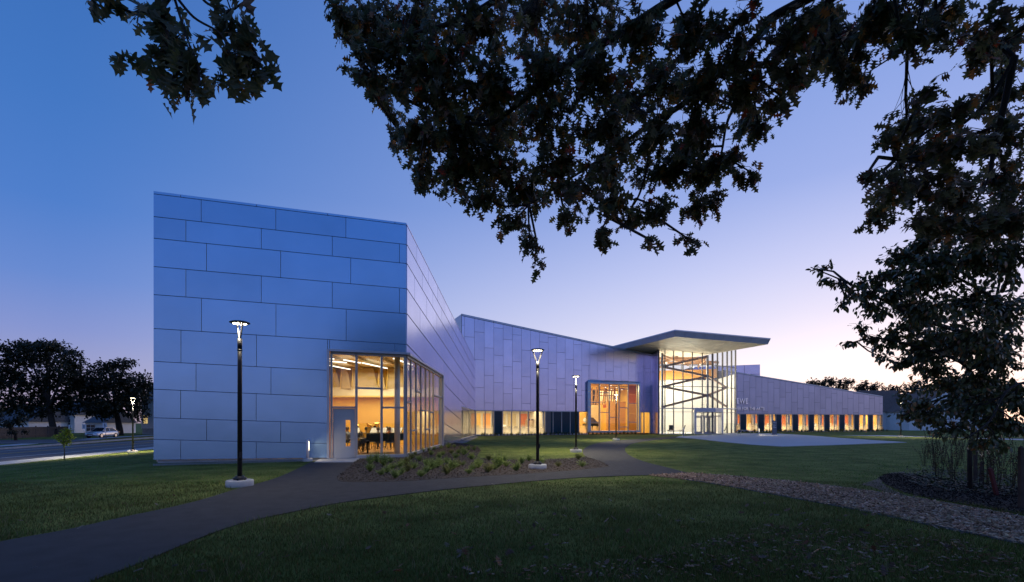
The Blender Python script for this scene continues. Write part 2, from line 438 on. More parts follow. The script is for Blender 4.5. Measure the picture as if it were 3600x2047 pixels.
def lamp(name, kind, loc, energy, colr=(1, .85, .6), size=None, rot=(0, 0, 0), parent=None, size_y=None, spot=None, blend=.5):
    d = bpy.data.lights.new(name, kind); d.energy = energy; d.color = colr
    if kind == 'AREA':
        d.size = size
        if size_y: d.shape = 'RECTANGLE'; d.size_y = size_y
    elif size is not None: d.shadow_soft_size = size
    if kind == 'SPOT' and spot: d.spot_size = spot; d.spot_blend = blend
    o = bpy.data.objects.new(name, d); o.location = loc; o.rotation_euler = rot; col.objects.link(o)
    if parent is not None: o.parent = parent
    return o
def nth(k):
    w = ['first', 'second', 'third', 'fourth', 'fifth', 'sixth', 'seventh', 'eighth', 'ninth', 'tenth', 'eleventh', 'twelfth']
    return w[k] if k < 12 else f"{k + 1}{'th' if 10 <= (k + 1) % 100 <= 20 else {1: 'st', 2: 'nd', 3: 'rd'}.get((k + 1) % 10, 'th')}"
def pip(poly, x, y):
    """vectorised point in polygon"""
    c = np.zeros(len(x), bool); P = np.array(poly); n = len(P)
    for i in range(n):
        x0, y0 = P[i]; x1, y1 = P[(i + 1) % n]
        cond = ((y0 > y) != (y1 > y))
        with np.errstate(divide='ignore', invalid='ignore'):
            xi = (x1 - x0) * (y - y0) / (y1 - y0 + 1e-12) + x0
        c ^= cond & (x < xi)
    return c
# ------------------------------------------------------------------ ground
RP = Vector((-42.5, 40.2)); RD = Vector((-.2130, .97705)); RN = Vector((.97705, .2130))
def st(x, y):
    return ((x - RP.x) * RN.x + (y - RP.y) * RN.y, (x - RP.x) * RD.x + (y - RP.y) * RD.y)
def xy(s, t): return (RP.x + RN.x * s + RD.x * t, RP.y + RN.y * s + RD.y * t)
def rise(t):
    a = min(1, max(0, (t - 2) / 34.0)); return .40 * a * a * (3 - 2 * a)
def prof(s, t):
    if s >= 23: return 0.0
    if s >= 9.7:
        a = (s - 9.7) / 13.3; return -.9 * (1 - a) ** 1.15
    if s >= 7.8: return -.93
    if s > -5.35: return -1.13
    return -.93 + rise(t)
def ground_z(x, y): return prof(*st(x, y))
S_ROWS = [-900, -250, -90, -40, -19, -14, -10, -9, -7.4, -5.6, -5.36, -5.34, 7.79, 7.81, 9.69, 9.71, 11, 13, 15, 17, 19, 21, 23, 60, 1500]
T_ROWS = [-900, -200, -80, -40, -20, -10, 0, 5, 10, 15, 20, 25, 30, 36, 45, 60, 100, 200, 400, 1800]
mb = MB()
for s in S_ROWS:
    for t in T_ROWS:
        x, y = xy(s, t); mb.v.append((x, y, prof(s, t)))
nT = len(T_ROWS)
for i in range(len(S_ROWS) - 1):
    for j in range(nT - 1):
        mb.f.append((i * nT + j, (i + 1) * nT + j, (i + 1) * nT + j + 1, i * nT + j + 1)); mb.m.append(0); mb.sm.append(False)
tag(mb.build('lawn', 'lawn'), 'dusk lawn sloping down to the road', kind='structure')

K = 3600 / 2561.0
def gpoly(pts, z=0.0): return [gp(x * K, y * K, z) for x, y in pts]
def smooth_g(pts, n=4): return cat([Vector(p) for p in gpoly(pts)], n)
from mathutils.geometry import tessellate_polygon
def sheet(name, poly, z, mat, th=.03, kind='structure', label=None):
    v = [Vector((p[0], p[1], z)) for p in poly]
    tris = tessellate_polygon([v])
    n = len(v); mb = MB()
    base = [Vector((p.x, p.y, z - th)) for p in v]
    fl = []
    for t in tris:
        a, b, c = (v[i] for i in t)
        fl.append(tuple(t) if (b - a).cross(c - a).z > 0 else tuple(t)[::-1])
    mb.add(v + base, fl + [(k, (k + 1) % n, n + (k + 1) % n, n + k) for k in range(n)])
    o = mb.build(name, mat)
    return tag(o, label, kind=kind)
path_up = smooth_g([(-500, 1460), (0, 1357), (160, 1328), (300, 1297), (480, 1258), (600, 1222), (690, 1197), (755, 1168), (778, 1156)])
spur_r = smooth_g([(890, 1156), (868, 1173), (848, 1190), (843, 1197), (852, 1205), (900, 1207), (1000, 1205), (1100, 1199), (1200, 1193), (1330, 1185), (1450, 1176), (1523, 1168)])
path_bend = smooth_g([(1518, 1162), (1490, 1155), (1468, 1145), (1458, 1133), (1462, 1122), (1480, 1113), (1510, 1106), (1560, 1101), (1620, 1097), (1692, 1092)])
path_in = smooth_g([(1700, 1095.5), (1640, 1101), (1590, 1108), (1568, 1117), (1563, 1127), (1575, 1140), (1610, 1155), (1660, 1168), (1722, 1184)])
path_low = smooth_g([(1620, 1189.5), (1500, 1193), (1400, 1199), (1250, 1212), (1100, 1227), (950, 1245), (850, 1259), (720, 1284), (600, 1312), (480, 1355), (380, 1398), (300, 1430), (230, 1456), (100, 1520), (-300, 1700)])
PATH = path_up + spur_r + path_bend + path_in + path_low
sheet('asphalt_path', PATH, .014, 'asphalt', label='dark asphalt footpath curving past the planting bed to the entrance')
chip_up = smooth_g([(1724, 1184.6), (1850, 1194), (2000, 1208), (2150, 1227), (2300, 1250), (2450, 1276), (2561, 1297), (2750, 1335)])
chip_low = smooth_g([(2750, 1405), (2561, 1364), (2400, 1330), (2250, 1299), (2120, 1272), (2000, 1250), (1880, 1228), (1760, 1207), (1680, 1196), (1624, 1190)])
CHIPS = chip_up + chip_low
sheet('wood_chip_path', CHIPS, .010, 'chipbase', label='wood chip path between steel edging strips')
PLAZA = gpoly([(1690, 1094.5), (1700, 1091.6), (1780, 1088.0), (1860, 1084.5), (1935, 1084.5), (2030, 1090), (2100, 1096), (2190, 1102), (2268, 1107), (2200, 1109.5), (2080, 1114), (1955, 1117.5), (1880, 1113), (1800, 1105), (1740, 1098)])
sheet('concrete_plaza', PLAZA, .024, 'plaza', label='pale concrete plaza in front of the entrance')
SLAB = [gp(1105, 1628), gp(1240, 1627), gp(1270, 1613), gp(1128, 1614)]
sheet('door_landing', SLAB, .035, 'conc', th=.06, label='small concrete landing in front of the grey door')
bed_top = [gp(*p) for p in ((1262, 1614.5), (1428, 1609.5), (1500, 1586), (1560, 1567), (1600, 1558), (1640, 1562), (1680, 1572), (1690, 1585), (1676, 1603), (1685, 1612), (1720, 1616), (1800, 1618), (1900, 1617), (2000, 1613), (2062, 1608), (2105, 1622), (2138, 1637))]
bed_low = [p for p in spur_r[4:]][::-1]
BED = [Vector(p) for p in bed_top] + bed_low
sheet('planting_bed', BED, .020, 'mulch', label='bark mulch planting bed beside the glazed corner')
GARDEN = smooth_g([(2196, 1196), (2225, 1186), (2290, 1188), (2400, 1205), (2560, 1222), (2750, 1250), (2750, 1322), (2561, 1288), (2450, 1268), (2330, 1247), (2262, 1232), (2215, 1212)], 3)
sheet('garden_bed', GARDEN, .016, 'darkmulch', label='black mulched garden bed under the right-hand tree')
SOIL = smooth_g([(2150, 1213), (2190, 1200), (2222, 1184), (2262, 1181), (2250, 1190), (2205, 1200), (2225, 1222), (2275, 1244), (2262, 1247), (2215, 1232), (2180, 1217)], 3)
sheet('bare_soil', SOIL, .008, 'soil', label='bare soil rim around the garden bed')
# far walk beyond the right lawn
sheet('far_walk', [gp(2950, 1531), gp(3120, 1531.0), gp(3700, 1552), gp(3700, 1546)], .012, 'plaza', label='narrow concrete walk across the right lawn')
# gravel drip strip along the two near walls
GR1 = [gp(538, 1632), gp(1128, 1616), gp(1128, 1621), gp(538, 1638)]
sheet('gravel_strip', GR1, .012, 'gravel', label='gravel drip strip at the foot of the building')
GR2 = [gp(1598, 1556), gp(1672, 1533.5), gp(1682, 1537), gp(1640, 1556), gp(1612, 1562)]
sheet('gravel_strip', GR2, .012, 'gravel', label='gravel drip strip at the foot of the building')

# steel edging of the chip path
def ribbon(pts, w, z0, z1, name, mat, label, cat_):
    mb = MB()
    for a, b in zip(pts[:-1], pts[1:]): mb.bar((a[0], a[1], (z0 + z1) / 2), (b[0], b[1], (z0 + z1) / 2), w, z1 - z0)
    return tag(mb.build(name, mat), label, cat_)
ribbon(chip_up, .012, -.02, .034, 'path_edging', 'edging', 'steel edging strip on the far side of the wood chip path', 'edging')
ribbon(chip_low[:-6], .012, -.02, .03, 'path_edging', 'edging', 'steel edging strip on the near side of the wood chip path', 'edging')

# road, pavements, kerb, paint
def strip(name, s0, s1, z, mat, t0=-60, t1=150, th=.1, label=None, zt=None, step=6):
    mb = MB(); ts = np.arange(t0, t1 + .1, step); n = len(ts); v = []
    for t in ts:
        zz = zt(t) if zt else z
        for s, dz in ((s0, 0), (s1, 0), (s0, -th), (s1, -th)):
            x, y = xy(s, t); v.append((x, y, zz + dz))
    f = []
    for i in range(n - 1):
        a, b = 4 * i, 4 * i + 4
        f += [(a, a + 1, b + 1, b), (a + 2, a, b, b + 2), (a + 1, a + 3, b + 3, b + 1)]
    f += [(0, 2, 3, 1), (4 * n - 4, 4 * n - 3, 4 * n - 1, 4 * n - 2)]
    mb.add(v, f)
    return tag(mb.build(name, mat), label, kind='structure')
strip('road', -5.34, 7.79, -1.0, 'road', th=.12, label='asphalt road on the left')
strip('road_marking', 3.86, 4.02, -.994, 'white_line', th=.005, label='near white edge line of the road')
strip('road_marking', -.07, .05, -.994, 'yellow_line', th=.005, label='yellow centre line of the road')
strip('road_marking', .16, .28, -.994, 'yellow_line', th=.005, label='second yellow centre line of the road')
strip('road_marking', -3.1, -2.96, -.994, 'white_line', th=.005, label='far white edge line of the road')
strip('pavement', 7.80, 9.5, -.885, 'plaza', th=.12, t0=-60, t1=28, label='near concrete pavement beside the road')
strip('pavement', -9.0, -7.4, 0, 'plaza', zt=lambda t: -.90 + rise(t), label='far concrete pavement across the road')
strip('kerb', -5.58, -5.35, 0, 'conc', zt=lambda t: -.87 + rise(t) * .6, th=.3, label='far granite kerb of the road')
strip('driveway', -19, -5.6, 0, 'road', t0=16, t1=25, zt=lambda t: -.88 + rise(t), th=.05, step=3, label='driveway opening across the road')
strip('verge', -7.38, -5.6, 0, 'dry', t0=-60, t1=14, zt=lambda t: -.90 + rise(t), th=.05, label='dry grass verge across the road')
strip('verge', -7.38, -5.6, 0, 'dry', t0=27, t1=150, zt=lambda t: -.90 + rise(t), th=.05, label='dry grass verge across the road')
# ------------------------------------------------------------------ the arts building
BL = Vector((0, 60, 0))
bld = thing('arts_building', 'long angular metal clad arts building with glowing windows and folded entrance canopy', 'building', BL)
bld.location = (0, 0, 0)
def mullions(wall, ss, z0, z1, parent, w=.07, o0=-.10, o1=.06, mat='frame', ztop=None):
    for a in ss:
        t = ztop(a) if ztop else z1
        wall.bar(MB(), a - w / 2, a + w / 2, z0, t, o0, o1).build('mullion', mat, parent)
def transom(wall, s0, s1, z, parent, h=.07, o0=-.09, o1=.05, mat='frame'):
    wall.bar(MB(), s0, s1, z - h / 2, z + h / 2, o0, o1).build('transom', mat, parent)
def pane(wall, s0, s1, z0, z1, parent, mat='glass', o=-.02, th=.016, name='pane'):
    return wall.bar(MB(), s0, s1, z0, z1, o - th, o).build(name, mat, parent)
def room(name, pts, z0, z1, parent, floor='floorwood', wall='cream', ceil='white', skip=()):
    """floor, ceiling and the wall planes of a room seen through the glass"""
    n = len(pts)
    v = [(p[0], p[1], z0) for p in pts] + [(p[0], p[1], z1) for p in pts]
    o = MB().add(v[:n], [tuple(range(n))]).add([(p[0], p[1], z0 - .05) for p in pts], [tuple(range(n))[::-1]]).build(name + '_floor', floor, parent)
    MB().add(v[n:], [tuple(range(n))[::-1]]).add([(p[0], p[1], z1 + .05) for p in pts], [tuple(range(n))]).build(name + '_ceiling', ceil, parent)
    mb = MB()
    for k in range(n):
        if k in skip: continue
        a, b = Vector(pts[k]), Vector(pts[(k + 1) % n]); d = (b - a).normalized(); m = Vector((d.y, -d.x)) * .06
        vv = [(a.x, a.y, z0), (b.x, b.y, z0), (b.x, b.y, z1), (a.x, a.y, z1)]
        vv += [(a.x + m.x, a.y + m.y, z0), (b.x + m.x, b.y + m.y, z0), (b.x + m.x, b.y + m.y, z1), (a.x + m.x, a.y + m.y, z1)]
        mb.add(vv, [(3, 2, 1, 0), (4, 5, 6, 7), (0, 1, 5, 4), (1, 2, 6, 5), (2, 3, 7, 6), (3, 0, 4, 7)])
    return mb.build(name + '_wall', wall, parent)

# ---------------- near block: front wall A (L..C) and long side wall B (C..D)
Lc, Cc, Dc = (-14.08, 19.0), (-4.86, 22.2), (-4.30, 56.2)
WA = Wall(Lc, Cc); WB = Wall(Cc, Dc)
zL = [10.69, 10.57, 9.68, 8.83, 7.72, 6.62, 5.29, 4.00, 2.91, 1.79, .94, .13]
zR = [10.76, 10.65, 9.76, 8.89, 7.74, 6.59, 5.18, 3.81, 2.62, 1.46, .555, .02]
jA = [[636, 902, 1152, 1388], [708, 970, 1216], [654.5, 919, 1168, 1404], [726.6, 987, 1233], [654.5, 919, 1168, 1404], [709, 970.5, 1217],
      [637, 902, 1151.5, 1388], [690, 953], [636, 901], [727, 987], [636, 901]]
sOp = WA.s_at(1159.0); ZH = 4.74
opA = (sOp, WA.L + 1, -1, ZH)
fA = lambda i, s: zL[i] + (zR[i] - zL[i]) * s / WA.L
wallA = backing(WA, [(0, .13), (WA.L, .02), (WA.L, 10.76), (0, 10.69)], [opA], 'front_wall', bld)
for i in range(11):
    js = [0.0] + [WA.s_at(p) for p in jA[i]] + [WA.L]
    for a, b in zip(js[:-1], js[1:]):
        q = [(a, fA(i + 1, a)), (b, fA(i + 1, b)), (b, fA(i, b)), (a, fA(i, a))]
        panels(WA, cut_openings(q, [opA]), .018, wallA, 'panel_front_sky_tint')
# foundation blocks under the front wall
nf = 9
for k in range(nf):
    a, b = .12 + k * (sOp - .3) / nf, .12 + (k + 1) * (sOp - .3) / nf
    WA.bar(MB(), a + .006, b - .006, -.3, .13 - .11 * a / WA.L - .02, -.25, -.03).build('foundation_block', 'conc', wallA)
# side wall B
zC = [10.76, 10.65, 9.76, 8.89, 7.74, 6.59, 5.18, 3.81, 2.62, 1.46, .10]
zD = [8.80, 8.70, 7.65, 6.63, 5.28, 3.95, 2.30, .50, -.75, -1.9, -3.0]
fB = lambda i, s: zC[i] + (zD[i] - zC[i]) * s / WB.L
sB1 = (32.2 - 22.2)
sB2 = WB.s_at(1621.0)
opB = [(-1, sB1, -1, ZH + .05), (sB2, WB.L + 1, -1, 3.02)]
wallB = backing(WB, [(0, .06), (WB.L, .06), (WB.L, 8.80), (0, 10.76)], opB, 'side_wall', bld)
offs = [0, .9, 2.3, .4, 1.7, 2.9, .2, 1.3, 2.2, .7]
for i in range(10):
    js = [0.0] + list(np.arange(1.2 + offs[i], WB.L - .8, 3.05)) + [WB.L]
    if i == 0: js = [0.0] + list(np.arange(3.2, WB.L - 1, 3.6)) + [WB.L]
    for a, b in zip(js[:-1], js[1:]):
        q = [(a, fB(i + 1, a)), (b, fB(i + 1, b)), (b, fB(i, b)), (a, fB(i, a))]
        q = clip(q, 0, -1, -.06)
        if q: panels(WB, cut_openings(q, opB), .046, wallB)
WB.bar(MB(), .2, WB.L, -.3, .05, -.25, -.04).build('foundation', 'conc', wallB)
# roof and far sides of the near block
bkL = (-15.5, 57.0)
mb = MB(); e = .02
top = [(Lc[0] + .3, Lc[1] + .35, 10.66), (Cc[0] - .3, Cc[1] + .3, 10.72), (Dc[0] - .3, Dc[1], 8.78), (bkL[0] + .3, bkL[1], 8.78)]
bot = [(p[0], p[1], 5.6) for p in top]
mb.add(top + bot, [(0, 1, 2, 3), (7, 6, 5, 4)] + [(k, 4 + k, 4 + (k + 1) % 4, (k + 1) % 4) for k in range(4)])
mb.build('roof', 'slate', bld)
mb = MB().add([(Lc[0] + .01, Lc[1] + .14, .05), (Lc[0] + .01, Lc[1] + .14, 10.69), (bkL[0], bkL[1], 8.78), (bkL[0], bkL[1], .05),
               (Lc[0] + .2, Lc[1] + .2, .05), (Lc[0] + .2, Lc[1] + .2, 10.69), (bkL[0] + .2, bkL[1], 8.78), (bkL[0] + .2, bkL[1], .05)],
              [(0, 1, 2, 3), (7, 6, 5, 4), (0, 4, 5, 1), (3, 2, 6, 7), (1, 5, 6, 2)])
mb.build('rear_wall', 'panel', bld)

# corner window of the band room
cw = MB()
WA.bar(cw, sOp, WA.L + .16, ZH - .04, ZH + .055, -.10, .20)
WB.bar(cw, -.003, sB1 + .05, ZH - .038, ZH + .052, -.10, .158)
corner = cw.build('corner_window', 'trim', bld)
WA.bar(MB(), sOp - .11, sOp - .02, .0, ZH + .05, -.05, .13).build('jamb', 'trim', corner)
WB.bar(MB(), sB1 - .02, sB1 + .22, .03, ZH + .04, -.20, .14).build('jamb', 'trim', corner)
sm = [WA.s_at(p) for p in (1165, 1253, 1341.5)] + [WA.L - .06]
mullions(WA, sm, .02, ZH - .04, corner, w=.10, o0=-.12, o1=.05)
transom(WA, sm[0], sm[3], ZH - .10, corner, h=.11)
zt1 = WA.z_at(1210, 1432.5)
transom(WA, sm[0], sm[1], zt1, corner, h=.08)
zt2 = WA.z_at(1297, 1365.5); transom(WA, sm[1], sm[2], zt2, corner, h=.08)
zt3 = WA.z_at(1390, 1433.5); transom(WA, sm[2], sm[3], zt3, corner, h=.08)
WA.bar(MB(), sm[1], WA.L, -.05, .16, -.12, .07).build('sill', 'trim', corner)
pane(WA, sm[0] + .05, sm[1] - .05, zt1 + .04, ZH - .155, corner)
pane(WA, sm[1] + .05, sm[2] - .05, .16, zt2 - .04, corner); pane(WA, sm[1] + .05, sm[2] - .05, zt2 + .04, ZH - .155, corner)
pane(WA, sm[2] + .05, sm[3] - .05, .16, zt3 - .04, corner); pane(WA, sm[2] + .05, sm[3] - .05, zt3 + .04, ZH - .155, corner)
bs = [.10] + [WB.s_at(p) for p in (1445, 1463.5, 1480.5, 1497, 1511.5, 1524.5)] + [sB1 - .06]
mullions(WB, bs, .02, ZH - .04, corner, w=.065, o0=-.05, o1=.025)
transom(WB, bs[0], bs[-1], ZH - .10, corner, h=.10)
WB.bar(MB(), .05, sB1, -.05, .17, -.12, .09).build('sill', 'trim', corner)
bt = [2.55, 1.22, 3.18, 2.25, 1.22, 2.2, 3.25]
for k in range(7):
    transom(WB, bs[k], bs[k + 1], bt[k], corner, h=.07)
    pane(WB, bs[k] + .045, bs[k + 1] - .045, .17, bt[k] - .035, corner)
    pane(WB, bs[k] + .045, bs[k + 1] - .045, bt[k] + .035, ZH - .15, corner)
# door in the first bay
dz1 = zt1 - .05; d0, d1 = sm[0] + .06, sm[1] - .055
v0, v1 = WA.s_at(1215.5), WA.s_at(1232.0); vz0, vz1 = WA.z_at(1224, 1569), WA.z_at(1224, 1477)
mb = MB()
for q in cut_openings([(d0, .04), (d1, .04), (d1, dz1), (d0, dz1)], [(v0, v1, vz0, vz1)]):
    if area(q) < 0: q = q[::-1]
    n = len(q); v = [WA.p(a, z, -.06) for a, z in q] + [WA.p(a, z, -.012) for a, z in q]
    mb.add(v, [tuple(range(n, 2 * n)), tuple(range(n))[::-1]] + [(k, (k + 1) % n, n + (k + 1) % n, n + k) for k in range(n)])
door = mb.build('door', 'door', bld); tag(door, 'grey flush door with narrow lit vision panel')
pane(WA, v0, v1, vz0, vz1, door, o=-.03)
for (a, b, c, d) in ((v0 - .03, v0, vz0 - .03, vz1 + .03), (v1, v1 + .03, vz0 - .03, vz1 + .03), (v0, v1, vz0 - .03, vz0), (v0, v1, vz1, vz1 + .03)):
    WA.bar(MB(), a, b, c, d, -.05, -.004).build('bead', 'door', door)
hs = WA.s_at(1240); hz = WA.z_at(1240, 1541.5)
mb = MB(); mb.tube([WA.p(hs, hz, -.012), WA.p(hs, hz, .05)], .028, 10); mb.tube([WA.p(hs, hz, .05), WA.p(hs - .15, hz, .055)], .012, 8)
mb.build('handle', 'steel', door)
for z in (.22, 1.0, 1.55, dz1 - .15):
    WA.bar(MB(), d0 - .045, d0 - .005, z - .06, z + .06, -.02, .02).build('hinge', 'black', door)
# ground window ribbon at the far end of wall B
rw = MB(); WB.bar(rw, sB2 - .05, WB.L - .05, 2.95, 3.03, -.1, .07); WB.bar(rw, sB2 - .05, WB.L - .05, .05, .17, -.1, .09)
rib = rw.build('ribbon_window', 'trim', bld)
rs = list(np.linspace(sB2, WB.L - .25, 9)); mullions(WB, rs, .17, 2.95, rib, w=.06, o0=-.03, o1=.012)
for a, b in zip(rs[:-1], rs[1:]): pane(WB, a + .04, b - .04, .17, 2.95, rib)

# ---------------- hall wall with upright panels (E..Fh)
WH = Wall((-4.5, 58.5), (19.5, 68.4))
sH0 = WH.s_at(1623.0); sH1 = WH.s_at(2297.0)
zH0 = WH.z_at(1623, 1103); zH1 = WH.z_at(2297, 1247.5)
fH = lambda s: zH0 + (zH1 - zH0) * (s - sH0) / (sH1 - sH0)
HEADZ = 3.10
bx0, bx1 = WH.s_at(2069), WH.s_at(2245)
opH = [(bx0, bx1, -1, 7.25)]
hallpoly = [(sH0, HEADZ), (sH1, HEADZ), (sH1, fH(sH1)), (sH0, fH(sH0))]
wallH = backing(WH, hallpoly, opH, 'hall_wall', bld)
phase = [.02, .62, .82, .27]
def uprights(wall, s0, s1, width, z0, ftop, ops, parent, ph, mod=3.36, gap=.026, cap=.28, mat='panel', first=None):
    k = 0; a = s0
    while a < s1 - .05:
        b = min(a + (first if (k == 0 and first) else width), s1)
        zs = [z0]; z = z0 + ((ph[k % 4]) % 1) * mod
        if z < z0 + .25: z += mod if z - z0 > .12 else 0
        zz = z
        while zz < max(ftop(a), ftop(b)):
            if zz > z0 + .1: zs.append(zz)
            zz += mod
        zs.append(99)
        for c, d in zip(zs[:-1], zs[1:]):
            q = [(a, c), (b, c), (b, min(d, 99)), (a, min(d, 99))]
            ta, tb = ftop(a) - cap, ftop(b) - cap
            sl = (tb - ta) / (b - a)
            q = clip(q, -sl, 1, ta - sl * a)
            if q: panels(wall, cut_openings(q, ops), gap, parent, mat)
        a = b; k += 1
uprights(WH, sH0, sH1, 1.243, HEADZ, fH, opH, wallH, phase, first=.35)
# coping pieces along the sloping top
def coping(wall, s0, s1, ftop, parent, n, h=.28, gap=.04, mat='trim'):
    for k in range(n):
        a, b = s0 + (s1 - s0) * k / n, s0 + (s1 - s0) * (k + 1) / n
        panels(wall, [[(a, ftop(a) - h), (b, ftop(b) - h), (b, ftop(b)), (a, ftop(a))]], gap, parent, mat, 'coping', th=.08)
coping(WH, sH0, sH1, fH, wallH, 7)
# hall body behind
mb = MB()
back = Vector((-.381, .924)) * 24
def ext(p): return (p.x + back.x, p.y + back.y, p.z)
a0, a1 = WH.p(sH0, 3.3, -.13), WH.p(sH1, 3.3, -.13); b0, b1 = WH.p(sH0, fH(sH0) - .02, -.13), WH.p(sH1, fH(sH1) - .02, -.13)
v = [a0, a1, b1, b0, ext(a0), ext(a1), ext(b1), ext(b0)]
mb.add(v, [(3, 2, 6, 7), (0, 3, 7, 4), (2, 1, 5, 6), (4, 7, 6, 5)])
mb.build('hall_roof', 'trim', bld)
# street-level windows of the hall
base = MB(); WH.bar(base, WH.s_at(1660), bx0, .0, .16, -.2, .05); WH.bar(base, WH.s_at(1660), bx0, HEADZ - .09, HEADZ - .004, -.15, .03)
gw = base.build('street_window', 'trim', bld)
q = lambda c: WH.s_at(1650 + c * .1679)
bays = [(142, 325, 'g'), (338, 500, 'g'), (530, 684, 't'), (704, 880, 'g'), (890, 1055, 'g'), (1068, 1230, 'g'), (1244, 1402, 'g'), (1412, 1562, 'g'),
        (1600, 1708, 'y'), (1712, 1744, 't'), (1762, 1920, 't'), (1942, 2100, 't'), (2120, 2286, 't'), (2300, 2452, 'g')]
for a, b, k in bays:
    if k == 'g': pane(WH, q(a), q(b), .16, HEADZ - .09, gw, 'glass_frit')
    else: pane(WH, q(a), q(b), .16, HEADZ - .09, gw, 'spandrel' if k == 't' else 'spandrel_grey', o=-.01, th=.05, name='spandrel_panel')
mullions(WH, [q(c) for c in (132, 331, 518, 694, 885, 1061, 1237, 1407, 1592, 1750, 1931, 2110, 2293, 2464)], .16, HEADZ - .09, gw, w=.11, o0=-.12, o1=.05)
for c in (505, 1575):
    MB().lathe([(.12, 0), (.12, 3.0)], 12, tuple(WH.p(q(c), .1, -.35))).build('column', 'white', gw)
# projecting bay with hood
PBk = [WH.p(bx0 - .05, 0, .06), WH.p(bx1 + .1, 0, .06)]
def Woff(o): a, b = WH.p(0, 0, o), WH.p(WH.L, 0, o); return Wall((a.x, a.y), (b.x, b.y))
fl = WH.p(Woff(.45).s_at(2067.5), 0, .45); fr = WH.p(Woff(1.55).s_at(2250.5), 0, 1.55)
WP = Wall((fl.x, fl.y), (fr.x, fr.y))
zT, zB = 7.32, .28
def hull(pts_bot, pts_top, name, mat, parent):
    n = len(pts_bot); mb = MB()
    mb.add(list(pts_bot) + list(pts_top), [tuple(range(n))[::-1], tuple(range(n, 2 * n))] + [(k, (k + 1) % n, n + (k + 1) % n, n + k) for k in range(n)])
    return mb.build(name, mat, parent)
k0, k1 = PBk
ftz = 6.98
oi = [WP.s_at(2076), WP.s_at(2246.5)]
ozt, ozb = 6.78, .52
fr_mb = MB(); WP.bar(fr_mb, 0, WP.L, zB, ozb, -.25, 0)
bay = fr_mb.build('projecting_window', 'hood', bld)
nseg = 4
for k in range(nseg):          # hood: front strip and sloping top, in plates
    a, b = WP.L * k / nseg + .015, WP.L * (k + 1) / nseg - .015
    t0, t1 = a / WP.L, b / WP.L
    A = [WP.p(a, ozt, 0), WP.p(b, ozt, 0), WP.p(b, ftz, 0), WP.p(a, ftz, 0)]
    kb0, kb1 = k0.lerp(k1, t0), k0.lerp(k1, t1)
    T = [Vector((kb0.x, kb0.y, zT)), Vector((kb1.x, kb1.y, zT))]
    MB().add(A + [WP.p(a, ozt, -.25), WP.p(b, ozt, -.25)] + T, [(0, 1, 2, 3), (3, 2, 7, 6), (4, 5, 1, 0), (6, 7, 5, 4)]).build('hood_plate', 'hood', bay)
for (sa, sb, kk) in ((0, oi[0], k0), (oi[1], WP.L, k1)):
    for j in range(6):
        za, zb = ozb + (ozt - ozb) * j / 6 + .012, ozb + (ozt - ozb) * (j + 1) / 6 - .012
        WP.bar(MB(), sa, sb, za, zb, -.22, 0).build('cheek_plate', 'hood', bay)
for kk, s_ in ((k0, 0.0), (k1, WP.L)):   # side cheeks back to the wall
    p = WP.p(s_, 0, -.03)
    mb = MB()
    d = (Vector((kk.x, kk.y, 0)) - Vector((p.x, p.y, 0))); nn = Vector((-d.y, d.x, 0)).normalized() * .03
    v = []
    for sg in (-1, 1):
        v += [Vector((p.x, p.y, zB)) + nn * sg, Vector((kk.x, kk.y, zB)) + nn * sg, Vector((kk.x, kk.y, zT - .01)) + nn * sg, Vector((p.x, p.y, ftz - .01)) + nn * sg]
    mb.add(v, [(0, 1, 2, 3), (7, 6, 5, 4), (0, 4, 5, 1), (1, 5, 6, 2), (2, 6, 7, 3), (3, 7, 4, 0)])
    mb.build('bay_side', 'hood', bay)
flp = [WP.p(0, zB, -.2), WP.p(WP.L, zB, -.2), Vector((k1.x, k1.y, zB)), Vector((k0.x, k0.y, zB))]
hull([Vector((p.x, p.y, zB - .02)) for p in flp], [Vector((p.x, p.y, ozb - .03)) for p in flp], 'bay_floor', 'hood', bay)
ps = [WP.s_at(2050 + c * .158) for c in (160, 366, 588, 803, 1009, 1216)]
mullions(WP, [ps[0] + .05] + ps[1:-1] + [ps[-1] - .02], ozb, ozt, bay, w=.12, o0=-.22, o1=-.03)
btr = [[540, 980], [325, 762], [440, 873], [235, 658, 1087], [555, 980]]
for k in range(5):
    zz = sorted(WP.z_at(2050 + 690 * .158, 1330 + c * .158) for c in btr[k])
    for z in zz: transom(WP, ps[k], ps[k + 1], z, bay, h=.10, o0=-.20, o1=-.04)
    lv = [ozb] + zz + [ozt]
    for a, b in zip(lv[:-1], lv[1:]): pane(WP, ps[k] + .06, ps[k + 1] - .06, a + .03, b - .03, bay, o=-.10)
# glazed slot right of the bay
sl0, sl1 = WH.s_at(2252.5), WH.s_at(2285)
slot_mb = MB(); WH.bar(slot_mb, sl0 - .02, sl1 + .1, HEADZ - .08, HEADZ - .004, -.12, .04)
slot = slot_mb.build('slot_window', 'trim', bld)
mullions(WH, [sl0, (sl0 * .66 + sl1 * .34), sl1], .1, HEADZ - .08, slot, w=.12)
pane(WH, sl0 + .06, sl0 * .66 + sl1 * .34 - .06, .1, HEADZ - .08, slot); pane(WH, sl0 * .66 + sl1 * .34 + .06, sl1 - .06, .1, HEADZ - .08, slot)
WH.bar(MB(), sl1 + .06, sH1, .0, HEADZ - .01, -.1, .03).build('end_panel', 'panel', slot)

